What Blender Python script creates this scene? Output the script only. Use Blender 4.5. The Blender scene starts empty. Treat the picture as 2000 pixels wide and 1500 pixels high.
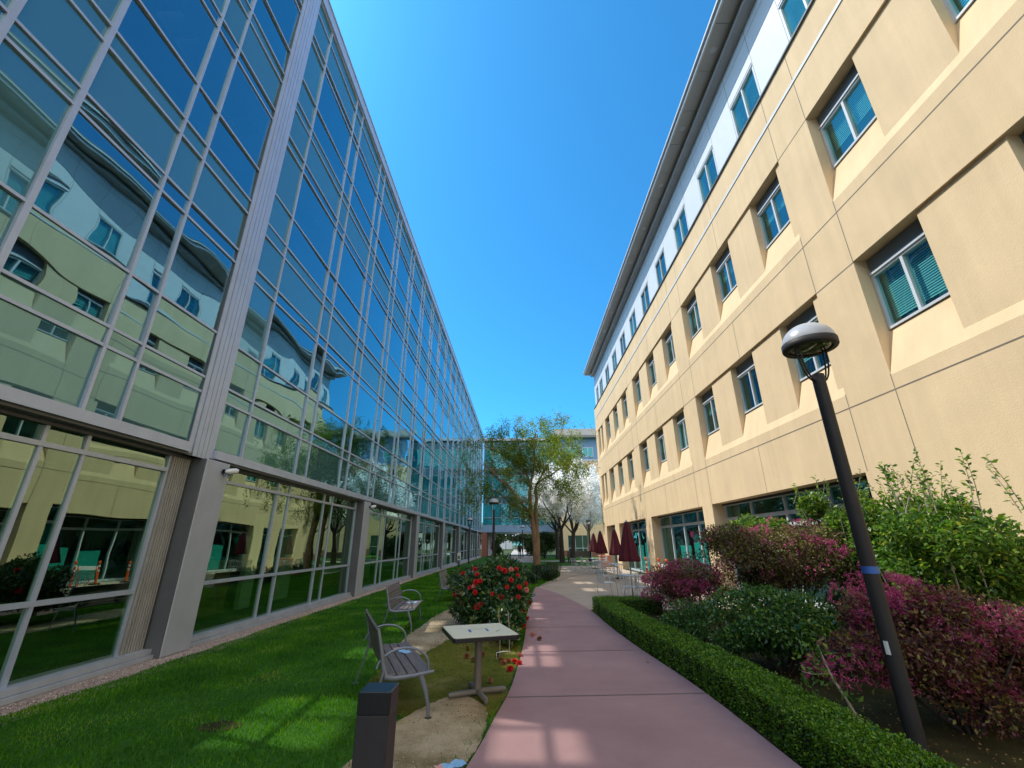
import bpy, math, random
import numpy as np
from mathutils import Vector, Matrix, Euler
R_ = math.radians
random.seed(7); rng = np.random.default_rng(7)
sc = bpy.context.scene
col = sc.collection

# ------------------------------------------------------------------ helpers
def tag(o, label=None, cat=None, group=None, kind=None):
    if label: o["label"] = label
    if cat: o["category"] = cat
    if group: o["group"] = group
    if kind: o["kind"] = kind
    return o

def thing(name, label, cat, loc=(0, 0, 0), rz=0.0, group=None):
    o = bpy.data.objects.new(name, None); col.objects.link(o)
    o.empty_display_size = 0.1
    o.location = loc; o.rotation_euler = (0, 0, rz)
    return tag(o, label, cat, group)

def link(name, me, parent=None, loc=None, rot=None, scale=None):
    o = bpy.data.objects.new(name, me); col.objects.link(o)
    if parent: o.parent = parent
    if loc is not None: o.location = loc
    if rot is not None: o.rotation_euler = rot
    if scale is not None: o.scale = scale
    return o

def kids(o): return [c for c in col.objects if c.parent == o]
def copy_tree(o, parent=None):
    c = o.copy(); col.objects.link(c)
    if parent: c.parent = parent
    for ch in kids(o): copy_tree(ch, c)
    return c

class MB:
    def __init__(s): s.v = []; s.f = []; s.m = []; s.sm = []
    def add(s, vs, fs, m=0, sm=False):
        b = len(s.v); s.v += [tuple(p) for p in vs]
        for f in fs: s.f.append([b + i for i in f]); s.m.append(m); s.sm.append(sm)
        return s
    def box(s, x0, x1, y0, y1, z0, z1, m=0):
        if x0 > x1: x0, x1 = x1, x0
        if y0 > y1: y0, y1 = y1, y0
        vs = [(x0,y0,z0),(x1,y0,z0),(x1,y1,z0),(x0,y1,z0),(x0,y0,z1),(x1,y0,z1),(x1,y1,z1),(x0,y1,z1)]
        return s.add(vs, [(0,3,2,1),(4,5,6,7),(0,1,5,4),(1,2,6,5),(2,3,7,6),(3,0,4,7)], m)
    def bbox(s, x0, x1, y0, y1, z0, z1, b=0.006, m=0):      # bevelled box
        vs = []; 
        for z, i in ((z0, b), (z0 + b, 0), (z1 - b, 0), (z1, b)):
            for (x, y) in ((x0+b, y0), (x1-b, y0), (x1, y0+b), (x1, y1-b), (x1-b, y1), (x0+b, y1), (x0, y1-b), (x0, y0+b)):
                cx = min(max(x, x0 + i), x1 - i); cy = min(max(y, y0 + i), y1 - i)
                vs.append((cx, cy, z))
        fs = [tuple(reversed(range(8))), tuple(range(24, 32))]
        for k in range(3):
            for i in range(8):
                j = (i + 1) % 8
                fs.append((k*8+i, k*8+j, k*8+8+j, k*8+8+i))
        return s.add(vs, fs, m)
    def quad(s, a, b, c, d, m=0): return s.add([a, b, c, d], [(0, 1, 2, 3)], m)
    def poly(s, pts, m=0): return s.add(pts, [tuple(range(len(pts)))], m)
    def tube(s, pts, rad, n=8, m=0, cap=True, flat=1.0):
        pts = [Vector(p) for p in pts]
        if not hasattr(rad, '__len__'): rad = [rad] * len(pts)
        rings = []; up = Vector((0, 0, 1)); prev = None
        for i, p in enumerate(pts):
            t = (pts[min(i+1, len(pts)-1)] - pts[max(i-1, 0)]).normalized()
            if prev is None:
                a = t.cross(up) if abs(t.z) < .95 else t.cross(Vector((1, 0, 0)))
            else:
                a = prev - t * prev.dot(t)
            a.normalize(); prev = a; b = t.cross(a)
            rings.append([p + (a*math.cos(2*math.pi*k/n)*flat + b*math.sin(2*math.pi*k/n)) * rad[i] for k in range(n)])
        vs = [v for r in rings for v in r]; fs = []
        for i in range(len(rings) - 1):
            for k in range(n):
                k2 = (k+1) % n
                fs.append((i*n+k, i*n+k2, (i+1)*n+k2, (i+1)*n+k))
        s.add(vs, fs, m, True)
        if cap:
            s.add(rings[0], [tuple(reversed(range(n)))], m); s.add(rings[-1], [tuple(range(n))], m)
        return s
    def lathe(s, prof, n=24, m=0, c=(0, 0, 0), fn=None, sm=True):
        vs = []; fs = []
        for (r, z) in prof:
            for k in range(n):
                a = 2*math.pi*k/n
                rr = r * (fn(a, z) if fn else 1)
                vs.append((c[0]+rr*math.cos(a), c[1]+rr*math.sin(a), c[2]+z))
        for i in range(len(prof)-1):
            for k in range(n):
                k2 = (k+1) % n
                fs.append((i*n+k, i*n+k2, (i+1)*n+k2, (i+1)*n+k))
        return s.add(vs, fs, m, sm)
    def mesh(s, name, mats):
        me = bpy.data.meshes.new(name); me.from_pydata(s.v, [], s.f)
        for mt in (mats if isinstance(mats, (list, tuple)) else [mats]): me.materials.append(mt)
        me.polygons.foreach_set('material_index', s.m); me.polygons.foreach_set('use_smooth', s.sm)
        me.update(); return me
    def build(s, name, mats, parent=None, loc=None, rot=None):
        return link(name, s.mesh(name, mats), parent, loc, rot)

def npmesh(name, V, nper, mats, mi=None, smooth=False):
    n = len(V)//nper
    me = bpy.data.meshes.new(name)
    me.vertices.add(len(V)); me.vertices.foreach_set('co', np.asarray(V, dtype=np.float32).ravel())
    me.loops.add(len(V)); me.loops.foreach_set('vertex_index', np.arange(len(V), dtype=np.int32))
    me.polygons.add(n); me.polygons.foreach_set('loop_start', np.arange(0, len(V), nper, dtype=np.int32))
    for mt in (mats if isinstance(mats, (list, tuple)) else [mats]): me.materials.append(mt)
    if mi is not None: me.polygons.foreach_set('material_index', np.asarray(mi, dtype=np.int32))
    me.update(calc_edges=True); me.validate(); return me

def unit(a): return a/np.maximum(np.linalg.norm(a, axis=1, keepdims=True), 1e-9)
def leaves(name, P, L, W, mats, parent=None, axis=None, up=.5, spread=1.0, jit=.35, mi=None, flat=.0):
    P = np.asarray(P, dtype=float); N = len(P)
    a = rng.normal(size=(N, 3))*spread
    if axis is not None: a = a + np.asarray(axis)
    a = unit(a)
    n = rng.normal(size=(N, 3)); n[:, 2] += up*2
    n = unit(n - a*np.sum(n*a, axis=1, keepdims=True)); b = np.cross(a, n)
    Ls = L*(1 + jit*rng.uniform(-1, 1, size=(N, 1))); Ws = W*Ls/L
    V = np.empty((N, 4, 3))
    V[:, 0] = P; V[:, 1] = P + a*Ls*.5 + b*Ws*.5 + n*Ls*.10
    V[:, 2] = P + a*Ls - n*Ls*.06; V[:, 3] = P + a*Ls*.5 - b*Ws*.5 + n*Ls*.10
    return link(name, npmesh(name, V.reshape(-1, 3), 4, mats, mi), parent)

# ------------------------------------------------------------------ materials
def nt(name):
    m = bpy.data.materials.new(name); m.use_nodes = True
    t = m.node_tree; t.nodes.clear()
    o = t.nodes.new('ShaderNodeOutputMaterial')
    return m, t, o
def N(t, typ, **kw):
    n = t.nodes.new(typ)
    for k, v in kw.items():
        if k in n.inputs: n.inputs[k].default_value = v
        else: setattr(n, k, v)
    return n
def c4(c): return (c[0], c[1], c[2], 1)
def ramp(t, fac, stops):
    r = t.nodes.new('ShaderNodeValToRGB'); el = r.color_ramp.elements
    while len(el) > 1: el.remove(el[0])
    el[0].position = stops[0][0]; el[0].color = c4(stops[0][1])
    for p, c in stops[1:]:
        e = el.new(p); e.color = c4(c)
    t.links.new(fac, r.inputs[0]); return r.outputs[0]

def M(name, c, rough=.6, var=.18, scale=4, bump=0., bscale=80, metal=0., spec=.5, c2=None, stretch=None, streak=0.):
    m, t, o = nt(name); L = t.links.new
    p = N(t, 'ShaderNodeBsdfPrincipled', Roughness=rough, Metallic=metal)
    p.inputs['Specular IOR Level'].default_value = spec
    tc = N(t, 'ShaderNodeTexCoord'); vec = tc.outputs['Object']
    if stretch:
        mp = N(t, 'ShaderNodeMapping'); mp.inputs['Scale'].default_value = stretch; L(vec, mp.inputs[0]); vec = mp.outputs[0]
    nz = N(t, 'ShaderNodeTexNoise', Scale=scale, Detail=8., Roughness=.62); L(vec, nz.inputs['Vector'])
    lo = tuple(x*(1-var) for x in c); hi = c2 if c2 else tuple(min(1, x*(1+var)) for x in c)
    cout = ramp(t, nz.outputs[0], [(.3, lo), (.7, hi)])
    if streak:
        mp = N(t, 'ShaderNodeMapping'); mp.inputs['Scale'].default_value = (3, 3, .25); L(tc.outputs['Object'], mp.inputs[0])
        n2 = N(t, 'ShaderNodeTexNoise', Scale=1.2, Detail=6., Roughness=.6); L(mp.outputs[0], n2.inputs['Vector'])
        rr = ramp(t, n2.outputs[0], [(.35, (1-streak,)*3), (.65, (1, 1, 1))])
        mx = N(t, 'ShaderNodeMix', data_type='RGBA', blend_type='MULTIPLY'); mx.inputs[0].default_value = 1
        L(cout, mx.inputs[6]); L(rr, mx.inputs[7]); cout = mx.outputs[2]
    L(cout, p.inputs['Base Color'])
    if bump:
        b = N(t, 'ShaderNodeTexNoise', Scale=bscale, Detail=5., Roughness=.6); L(tc.outputs['Object'], b.inputs['Vector'])
        bn = N(t, 'ShaderNodeBump', Strength=bump, Distance=.02); L(b.outputs[0], bn.inputs['Height']); L(bn.outputs[0], p.inputs['Normal'])
    L(p.outputs[0], o.inputs[0]); return m

def leafmat(name, stops, trans=.35, rough=.4, spec=.4, clump=None):
    m, t, o = nt(name); L = t.links.new
    g = N(t, 'ShaderNodeNewGeometry')
    fac = g.outputs['Random Per Island']
    if clump:
        tc = N(t, 'ShaderNodeTexCoord'); nz = N(t, 'ShaderNodeTexNoise', Scale=clump, Detail=2.); L(tc.outputs['Object'], nz.inputs['Vector'])
        ad = N(t, 'ShaderNodeMath', operation='MULTIPLY_ADD'); L(nz.outputs[0], ad.inputs[0]); ad.inputs[1].default_value = 1.6
        sb = N(t, 'ShaderNodeMath', operation='MULTIPLY_ADD'); L(fac, sb.inputs[0]); sb.inputs[1].default_value = .6; sb.inputs[2].default_value = -.6
        L(sb.outputs[0], ad.inputs[2]); fac = ad.outputs[0]
    c = ramp(t, fac, stops)
    p = N(t, 'ShaderNodeBsdfPrincipled', Roughness=rough); p.inputs['Specular IOR Level'].default_value = spec
    L(c, p.inputs['Base Color'])
    tr = N(t, 'ShaderNodeBsdfTranslucent')
    hs = N(t, 'ShaderNodeHueSaturation', Value=1.5, Saturation=1.1); L(c, hs.inputs['Color']); L(hs.outputs[0], tr.inputs[0])
    mx = N(t, 'ShaderNodeMixShader'); mx.inputs[0].default_value = trans
    L(p.outputs[0], mx.inputs[1]); L(tr.outputs[0], mx.inputs[2]); L(mx.outputs[0], o.inputs[0]); return m

def glassmat(name, tint, refl, base=.4, edge=.5, wave=.03, wscale=.55, rough=.0, opaque=None):
    m, t, o = nt(name); L = t.links.new
    g = N(t, 'ShaderNodeNewGeometry')
    def wavy(sx, s):
        mp = N(t, 'ShaderNodeMapping'); mp.inputs['Scale'].default_value = sx
        tc = N(t, 'ShaderNodeTexCoord'); L(tc.outputs['Object'], mp.inputs[0])
        nz = N(t, 'ShaderNodeTexNoise', Scale=s, Detail=1.5, Roughness=.4); L(mp.outputs[0], nz.inputs['Vector']); return nz.outputs[0]
    a = wavy((1, .8, 1.6), wscale)
    bn = N(t, 'ShaderNodeBump', Strength=1.0, Distance=wave); L(a, bn.inputs['Height'])
    gl = N(t, 'ShaderNodeBsdfGlossy', Roughness=rough, Color=c4(refl)); L(bn.outputs[0], gl.inputs['Normal'])
    if opaque:
        tr = N(t, 'ShaderNodeBsdfDiffuse', Color=c4(opaque))
    else:
        tr = N(t, 'ShaderNodeBsdfTransparent', Color=c4(tint))
    lw = N(t, 'ShaderNodeLayerWeight', Blend=.5)
    pw = N(t, 'ShaderNodeMath', operation='POWER'); L(lw.outputs['Facing'], pw.inputs[0]); pw.inputs[1].default_value = 3.
    ma = N(t, 'ShaderNodeMath', operation='MULTIPLY_ADD', use_clamp=True); L(pw.outputs[0], ma.inputs[0]); ma.inputs[1].default_value = edge; ma.inputs[2].default_value = base
    mx = N(t, 'ShaderNodeMixShader'); L(ma.outputs[0], mx.inputs[0]); L(tr.outputs[0], mx.inputs[1]); L(gl.outputs[0], mx.inputs[2])
    L(mx.outputs[0], o.inputs[0]); return m

ALU = M('aluminium', (.46, .52, .64), .38, .06, 3, metal=.3, streak=.06)
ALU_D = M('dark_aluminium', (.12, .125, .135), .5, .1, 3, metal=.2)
SILL = M('grey_sill_paint', (.42, .445, .48), .5, .08, 3, streak=.15)
CLAD = M('column_cladding', (.40, .425, .47), .5, .06, 2, streak=.08)
RIB = M('ribbed_panel', (.42, .41, .38), .55, .12, 3, streak=.35)
V_GLASS = glassmat('vision_glass', (.97, .98, .95), (.50, .91, 1.0), .33, .5, wave=.022)  # kept clear so beams from the added roof openings reach the ground
S_GLASS = glassmat('spandrel_glass', None, (.40, .70, .74), .30, .55, wave=.008, opaque=(.065, .15, .16))
G_GLASS = glassmat('ground_glass', (.50, .80, .62), (.52, .73, .56), .36, .6, wave=.008)
R_GLASS = glassmat('teal_window_glass', (.48, .88, .88), (.36, .66, .68), .24, .6, wave=.015, wscale=1.0)
STUCCO = M('tan_stucco', (.78, .59, .37), .92, .06, .9, bump=.2, bscale=38, spec=.1, streak=.08)
JOINT = M('joint_sealant', (.20, .165, .13), .8, .1)
WHITEP = M('white_metal_panel', (.62, .66, .70), .55, .04, 2)
SOFFIT = M('soffit_panel', (.40, .39, .38), .7, .06, 2)
FASCIA = M('fascia_metal', (.50, .52, .55), .5, .05, 2)
FRAME = M('window_frame', (.60, .64, .68), .45, .05, 2)
BLIND = M('blind', (.66, .84, .82), .8, .06, 3, stretch=(1, 1, 60))
TURQ = M('turquoise_screen', (.10, .62, .52), .8, .06, 3)
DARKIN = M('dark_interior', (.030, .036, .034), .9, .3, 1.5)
CARPET = M('office_carpet', (.12, .10, .07), .95, .3, 3)
PARTN = M('pale_partition', (.50, .55, .44), .8, .05, 2)
WOODIN = M('interior_wood', (.24, .13, .05), .6, .3, 2)
BRICK = M('brick_base', (.30, .12, .08), .85, .25, 12, bump=.3)
BRONZE = M('bronze_paint', (.030, .028, .029), .55, .12, 6, spec=.25)
BLACK = M('black_paint', (.008, .009, .012), .35, .15, 6)
SHADE = M('lamp_shade_enamel', (.40, .42, .46), .30, .05, 4)
LENS = glassmat('lamp_lens', (.5, .55, .45), (.45, .45, .42), .3, .4, wave=.02, wscale=14)
WOOD = M('weathered_wood', (.155, .13, .125), .75, .35, 3, bump=.25, bscale=40, stretch=(1.5, 22, 22))
STEEL = M('bench_frame_metal', (.19, .215, .26), .40, .08, 5, metal=.4)
CHROME = M('cafe_chair_metal', (.55, .60, .66), .35, .06, 5, metal=.35)
CREAM = M('cream_laminate', (.74, .69, .46), .55, .06, 3, c2=(.78, .73, .54))
TAUPE = M('taupe_paint', (.16, .14, .12), .45, .08, 4)
BLUE = M('blue_tape_and_mark', (.035, .12, .42), .6, .1, 20)
TAPE_G = M('grey_scuff', (.20, .20, .17), .7, .1, 20)
MAROON = M('maroon_canvas', (.085, .006, .016), .85, .15, 10, bump=.1, bscale=150)
ORANGE = M('orange_plastic', (.85, .12, .02), .5, .06)
PAPERB = M('pale_blue_paper', (.28, .52, .78), .8, .1, 9)
PAPERP = M('pink_paper', (.72, .36, .32), .8, .1, 9)
WHITE = M('white_plastic', (.72, .73, .74), .45, .05)
BARK = M('peeling_bark', (.20, .105, .058), .85, .35, 5, bump=.5, bscale=25, c2=(.36, .24, .15), stretch=(1, 1, .3))
BARKD = M('dark_bark', (.050, .038, .030), .9, .3, 6, bump=.5, bscale=25)
BARKL = M('pale_bark', (.30, .26, .21), .85, .25, 7, bump=.3, bscale=30)
SALMON = M('salmon_planter', (.55, .26, .18), .8, .06)

LEAF_TREE = leafmat('tree_leaf', [(0, (.035, .075, .014)), (.4, (.12, .19, .02)), (.75, (.20, .28, .028)), (1, (.34, .42, .05))], .55)
BLOSSOM = leafmat('white_blossom', [(0, (.72, .71, .69)), (.3, (.86, .86, .85)), (1, (.93, .93, .93))], .4, .6, .1)
LEAF_CAM = leafmat('camellia_leaf', [(0, (.012, .036, .016)), (.45, (.028, .08, .026)), (.8, (.075, .15, .035)), (1, (.18, .23, .045))], .2, .28, .55)
LEAF_LIGHT = leafmat('light_camellia_leaf', [(0, (.035, .085, .02)), (.45, (.085, .18, .03)), (.85, (.17, .29, .045)), (1, (.32, .34, .06))], .45, .38, .3)
LEAF_MID = leafmat('mid_shrub_leaf', [(0, (.022, .065, .02)), (.45, (.055, .15, .036)), (.85, (.13, .27, .05)), (1, (.28, .34, .06))], .3, .35, .5)
LEAF_PURP = leafmat('purple_shrub_leaf', [(0, (.03, .016, .02)), (.35, (.12, .035, .05)), (.6, (.21, .075, .05)), (.85, (.17, .16, .04)), (1, (.26, .22, .05))], .3, .45)
LEAF_PURPG = leafmat('purple_green_leaf', [(0, (.025, .018, .016)), (.35, (.13, .05, .05)), (.65, (.13, .14, .035)), (1, (.22, .22, .045))], .3, .45)
FL_PINK = leafmat('pink_fringe_flower', [(0, (.30, .035, .11)), (.5, (.50, .085, .22)), (1, (.70, .22, .38))], .35, .6, .2)
FL_RED = leafmat('red_petal', [(0, (.32, .006, .012)), (.6, (.56, .014, .018)), (1, (.72, .08, .06))], .2, .5, .3)
FL_PALE = leafmat('faded_pink_petal', [(0, (.55, .16, .13)), (1, (.74, .36, .30))], .25, .6, .2)
LEAF_BOX = leafmat('boxwood_leaf', [(0, (.025, .075, .008)), (.4, (.07, .18, .014)), (.8, (.15, .30, .02)), (1, (.25, .38, .04))], .3, .4, .4, clump=None)
LEAF_STRAP = leafmat('strap_leaf', [(0, (.014, .032, .012)), (.6, (.035, .065, .02)), (1, (.08, .11, .03))], .25)
LEAF_FAR = leafmat('far_leaf', [(0, (.012, .025, .010)), (.6, (.04, .075, .02)), (1, (.10, .15, .03))], .3)
GRASS = leafmat('grass_blade', [(0, (.026, .11, .010)), (.5, (.065, .22, .012)), (.9, (.15, .36, .02)), (1, (.32, .36, .07))], .5, .5, .25, clump=1.3)
PETAL_OLD = leafmat('wilted_petal', [(0, (.14, .03, .02)), (1, (.38, .16, .07))], .2, .7, .2)

def ground_mat(name, stops, s1, s2, bump=.4, rough=.95, bscale=140):
    m, t, o = nt(name); L = t.links.new
    tc = N(t, 'ShaderNodeTexCoord'); v = tc.outputs['Object']
    a = N(t, 'ShaderNodeTexNoise', Scale=s1, Detail=9., Roughness=.65); L(v, a.inputs['Vector'])
    b = N(t, 'ShaderNodeTexNoise', Scale=s2, Detail=4., Roughness=.7); L(v, b.inputs['Vector'])
    ad = N(t, 'ShaderNodeMath', operation='MULTIPLY_ADD'); L(b.outputs[0], ad.inputs[0]); ad.inputs[1].default_value = .35; L(a.outputs[0], ad.inputs[2])
    sb = N(t, 'ShaderNodeMath', operation='SUBTRACT'); L(ad.outputs[0], sb.inputs[0]); sb.inputs[1].default_value = .175
    c = ramp(t, sb.outputs[0], stops)
    p = N(t, 'ShaderNodeBsdfPrincipled', Roughness=rough); p.inputs['Specular IOR Level'].default_value = .2
    L(c, p.inputs['Base Color'])
    bb = N(t, 'ShaderNodeTexNoise', Scale=bscale, Detail=5., Roughness=.7); L(v, bb.inputs['Vector'])
    bn = N(t, 'ShaderNodeBump', Strength=bump, Distance=.02); L(bb.outputs[0], bn.inputs['Height']); L(bn.outputs[0], p.inputs['Normal'])
    L(p.outputs[0], o.inputs[0]); return m
TURF = ground_mat('turf', [(.3, (.018, .075, .008)), (.5, (.035, .12, .010)), (.75, (.06, .16, .014))], .9, 60, .5)
FARGROUND = ground_mat('far_ground', [(.3, (.03, .05, .012)), (.7, (.08, .09, .03))], .2, 8)
SOIL = ground_mat('sandy_soil', [(.28, (.12, .09, .03)), (.40, (.28, .21, .11)), (.55, (.50, .39, .25)), (.75, (.58, .48, .34))], 1.1, 130, .5)
MOSS = ground_mat('mossy_soil', [(.25, (.05, .055, .006)), (.42, (.11, .13, .01)), (.55, (.15, .15, .015)), (.72, (.28, .23, .10))], 1.6, 120, .6)
BED = ground_mat('bed_soil', [(.3, (.018, .016, .007)), (.5, (.05, .044, .016)), (.7, (.09, .085, .025))], 1.4, 90, .8)
GRAVEL = ground_mat('gravel', [(.3, (.2, .14, .11)), (.5, (.48, .36, .29)), (.7, (.66, .53, .45))], 45, 150, .9)
PATH = ground_mat('red_concrete', [(.2, (.25, .15, .15)), (.38, (.34, .20, .20)), (.6, (.40, .24, .235)), (.8, (.49, .30, .29))], .8, 150, .12, .75, 220)
PLAZA = ground_mat('tan_concrete', [(.3, (.40, .31, .24)), (.5, (.47, .37, .29)), (.75, (.53, .43, .35))], .6, 90, .15, .85, 180)
PAVE = ground_mat('pale_concrete', [(.3, (.34, .30, .26)), (.7, (.44, .40, .36))], .6, 90, .15)

# ------------------------------------------------------------------ sun / sky / camera
AZ, TXZ = R_(20), 1.575
EL = math.atan(TXZ*math.cos(AZ))
SUN = Vector((-math.cos(EL)*math.cos(AZ), math.cos(EL)*math.sin(AZ), math.sin(EL)))
w = bpy.data.worlds.new("World"); sc.world = w; w.use_nodes = True
t = w.node_tree; t.nodes.clear()
sky = N(t, 'ShaderNodeTexSky', sky_type='NISHITA'); sky.sun_disc = False
sky.sun_elevation = EL; sky.sun_rotation = math.atan2(SUN.x, SUN.y)
sky.altitude = 100; sky.air_density = 1.0; sky.dust_density = .8; sky.ozone_density = 2.5
hs = N(t, 'ShaderNodeMix', data_type='RGBA', blend_type='MULTIPLY'); hs.inputs[0].default_value = 1; hs.inputs[7].default_value = (.34, 1.30, 1.75, 1)
bg = N(t, 'ShaderNodeBackground', Strength=.15); wo = N(t, 'ShaderNodeOutputWorld')
t.links.new(sky.outputs[0], hs.inputs[6]); 
# unseen white cloud fill added behind the camera to lift the shade
tcw = N(t, 'ShaderNodeTexCoord'); sx = N(t, 'ShaderNodeSeparateXYZ'); t.links.new(tcw.outputs['Generated'], sx.inputs[0])
mr = N(t, 'ShaderNodeMapRange', interpolation_type='SMOOTHSTEP'); t.links.new(sx.outputs['Y'], mr.inputs[0])
for i_, v_ in zip((1, 2, 3, 4), (.10, -.30, 0., 1.)): mr.inputs[i_].default_value = v_
cn = N(t, 'ShaderNodeTexNoise', Scale=2.6, Detail=9., Roughness=.6); t.links.new(tcw.outputs['Generated'], cn.inputs['Vector'])
cr = ramp(t, cn.outputs[0], [(.34, (0, 0, 0)), (.56, (1, 1, 1))])
cm = N(t, 'ShaderNodeMath', operation='MULTIPLY'); t.links.new(mr.outputs[0], cm.inputs[0]); t.links.new(cr, cm.inputs[1])
cmix = N(t, 'ShaderNodeMix', data_type='RGBA'); t.links.new(cm.outputs[0], cmix.inputs[0]); t.links.new(hs.outputs[2], cmix.inputs[6]); cmix.inputs[7].default_value = (14, 13.9, 13.9, 1)
t.links.new(cmix.outputs[2], bg.inputs[0]); t.links.new(bg.outputs[0], wo.inputs[0])
sl = bpy.data.lights.new('sun', 'SUN'); sl.energy = 5.0; sl.angle = R_(.5); sl.color = (1, .955, .87)
so = bpy.data.objects.new('sun', sl); col.objects.link(so); so.rotation_euler = SUN.to_track_quat('Z', 'Y').to_euler(); so.location = SUN*60

H = 1.6; FPX = 841.0
cy_ = Vector((1020-1000, -(1062-750), -FPX)).normalized()
cz_ = Vector((990-1000, -(-1518-750), -FPX)); cz_ = (cz_ - cy_*cz_.dot(cy_)).normalized(); cx_ = cy_.cross(cz_)
cam = bpy.data.cameras.new('camera'); co = bpy.data.objects.new('camera', cam); col.objects.link(co)
cam.sensor_width = 36; cam.lens = FPX/2000*36; cam.clip_end = 2000; cam.clip_start = .05
co.matrix_world = Matrix.Translation((0, 0, H)) @ Matrix((cx_, cy_, cz_)).to_4x4()
sc.camera = co
sc.view_settings.view_transform = 'Standard'; sc.view_settings.look = 'None'; sc.view_settings.exposure = 0
sc.cycles.use_denoising = True; sc.cycles.max_bounces = 12; sc.cycles.diffuse_bounces = 7; sc.cycles.glossy_bounces = 6; sc.cycles.transparent_max_bounces = 16
sc.cycles.caustics_reflective = False; sc.cycles.caustics_refractive = False
sc.cycles.sample_clamp_indirect = 4.0
sc.render.engine = 'CYCLES'

RM = Matrix((cx_, cy_, cz_))
def at_y(u, v, Y):
    d = RM @ Vector((u-1000, -(v-750), -FPX)); k = Y/d.y; return Vector((d.x*k, Y, H+d.z*k))
def proj_area(y0, y1, z0, z1, x):
    pts = []
    for (y, z) in ((y0, z0), (y1, z0), (y1, z1), (y0, z1)):
        c = RM.transposed() @ Vector((x, max(y, .3), z-H)); 
        if c.z > -.05: return 0
        pts.append((max(-200, min(2200, 1000+FPX*c.x/-c.z)), max(-200, min(1700, 750-FPX*c.y/-c.z))))
    return abs(sum(pts[i][0]*pts[(i+1) % 4][1]-pts[(i+1) % 4][0]*pts[i][1] for i in range(4)))/2

def smooth(pts, n=8):
    out = []; P = [Vector(p) for p in pts]
    for i in range(len(P)-1):
        p0, p1, p2, p3 = P[max(i-1, 0)], P[i], P[i+1], P[min(i+2, len(P)-1)]
        for k in range(n):
            s = k/n
            out.append(.5*((2*p1)+(p2-p0)*s+(2*p0-5*p1+4*p2-p3)*s*s+(3*p1-p0-3*p2+p3)*s**3))
    out.append(P[-1]); return out

def sheet(name, pts, z, mat, thick=0.0, kind='structure'):
    mb = MB(); n = len(pts)
    mb.poly([(p[0], p[1], z) for p in pts])
    if thick:
        for i in range(n):
            a, b = pts[i], pts[(i+1) % n]
            mb.quad((a[0], a[1], z-thick), (b[0], b[1], z-thick), (b[0], b[1], z), (a[0], a[1], z))
    return tag(mb.build(name, mat), kind=kind)

# ------------------------------------------------------------------ ground
mb = MB(); mb.box(-400, 400, -60, 600, -1, -.03); tag(mb.build('ground', FARGROUND), kind='structure')
PL = smooth([(-1.6, -2), (-.85, 2), (-.43, 4.1), (-.29, 5.0), (-.14, 6.1), (.0, 8.25), (.07, 10.3), (.09, 11.5), (.2, 13.6), (.32, 16), (.5, 18.4)])
PR = smooth([(2.1, -2), (2.08, 2), (2.07, 4), (2.03, 6), (1.85, 8.2), (1.76, 10), (1.72, 12), (1.56, 13.6), (1.16, 16.2), (.5, 18.6)])
PLAZA_L = smooth([(.5, 18.4), (.95, 20.2), (1.75, 23.5), (2.15, 27), (2.35, 35.5)])
lawn_out = [(-5.2, -3)] + [(-5.2+random.uniform(-.05, .05), y) for y in np.arange(-2, 62, .5)] + [(2.3, 62)] + [(p.x, p.y) for p in reversed(PLAZA_L)] + [(p.x, p.y) for p in reversed(PL)]
sheet('lawn', lawn_out, .0, TURF)
sheet('gravel_strip', [(-5.62, -3), (-4.9, -3), (-4.9, 62), (-5.62, 62)], -.006, GRAVEL)
sheet('path', [(p.x, p.y) for p in PL] + [(p.x, p.y) for p in reversed(PR)], .022, PATH, .06)
mb = MB()
def joint_strip(mb, a, b, z, w=.011):
    a = Vector((*a, z)); b = Vector((*b, z)); d = (b-a).normalized(); n = Vector((-d.y, d.x, 0))*w
    mb.quad(a-n, b-n, b+n, a+n)
def edge_at(E, y):
    for i in range(len(E)-1):
        if E[i].y <= y <= E[i+1].y:
            s = (y-E[i].y)/(E[i+1].y-E[i].y); return E[i].x+(E[i+1].x-E[i].x)*s
    return E[-1].x
for y in (1.4, 3.45, 5.62, 7.72, 9.8, 11.9, 14.0):
    joint_strip(mb, (edge_at(PL, y)+.01, y), (edge_at(PR, y+.15)-.01, y+.15), .026)
tag(mb.build('path_joints', JOINT), kind='structure')
plz = [(p.x, p.y) for p in PLAZA_L] + [(6.6, 35.5), (6.6, 12.35), (1.72, 12.35)] + [(p.x, p.y) for p in PR if p.y > 12.35]
sheet('plaza', plz, .016, PLAZA, .05)
mb = MB()
for y in (15.5, 18.6, 21.7, 24.8, 27.9, 31.0):
    joint_strip(mb, (max(edge_at(PLAZA_L, y), .9 if y < 18 else 0)+.03, y), (6.55, y), .0205)
joint_strip(mb, (4.1, 12.4), (4.1, 35.4), .0206)
tag(mb.build('plaza_joints', JOINT), kind='structure')
sheet('planting_bed', [(1.7, -3), (6.62, -3), (6.62, 12.35), (1.7, 12.35)], .004, BED)
sheet('far_path', [(-1.8, 42), (1.0, 42), (2.0, 62), (2.0, 140), (-2.5, 140), (-1.8, 62)], .014, PAVE)
sheet('far_lawn', [(2.3, 35.5), (14, 35.5), (14, 61), (2.3, 61)], .003, TURF)
sheet('cross_path', [(-1.8, 44), (12, 44), (12, 46.5), (-1.8, 46.5)], .0185, PAVE)
sheet('side_path', [(-5.2, 29.5), (-3.2, 28.7), (-2.6, 29.5), (-5.2, 30.6)], .012, PAVE)

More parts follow.
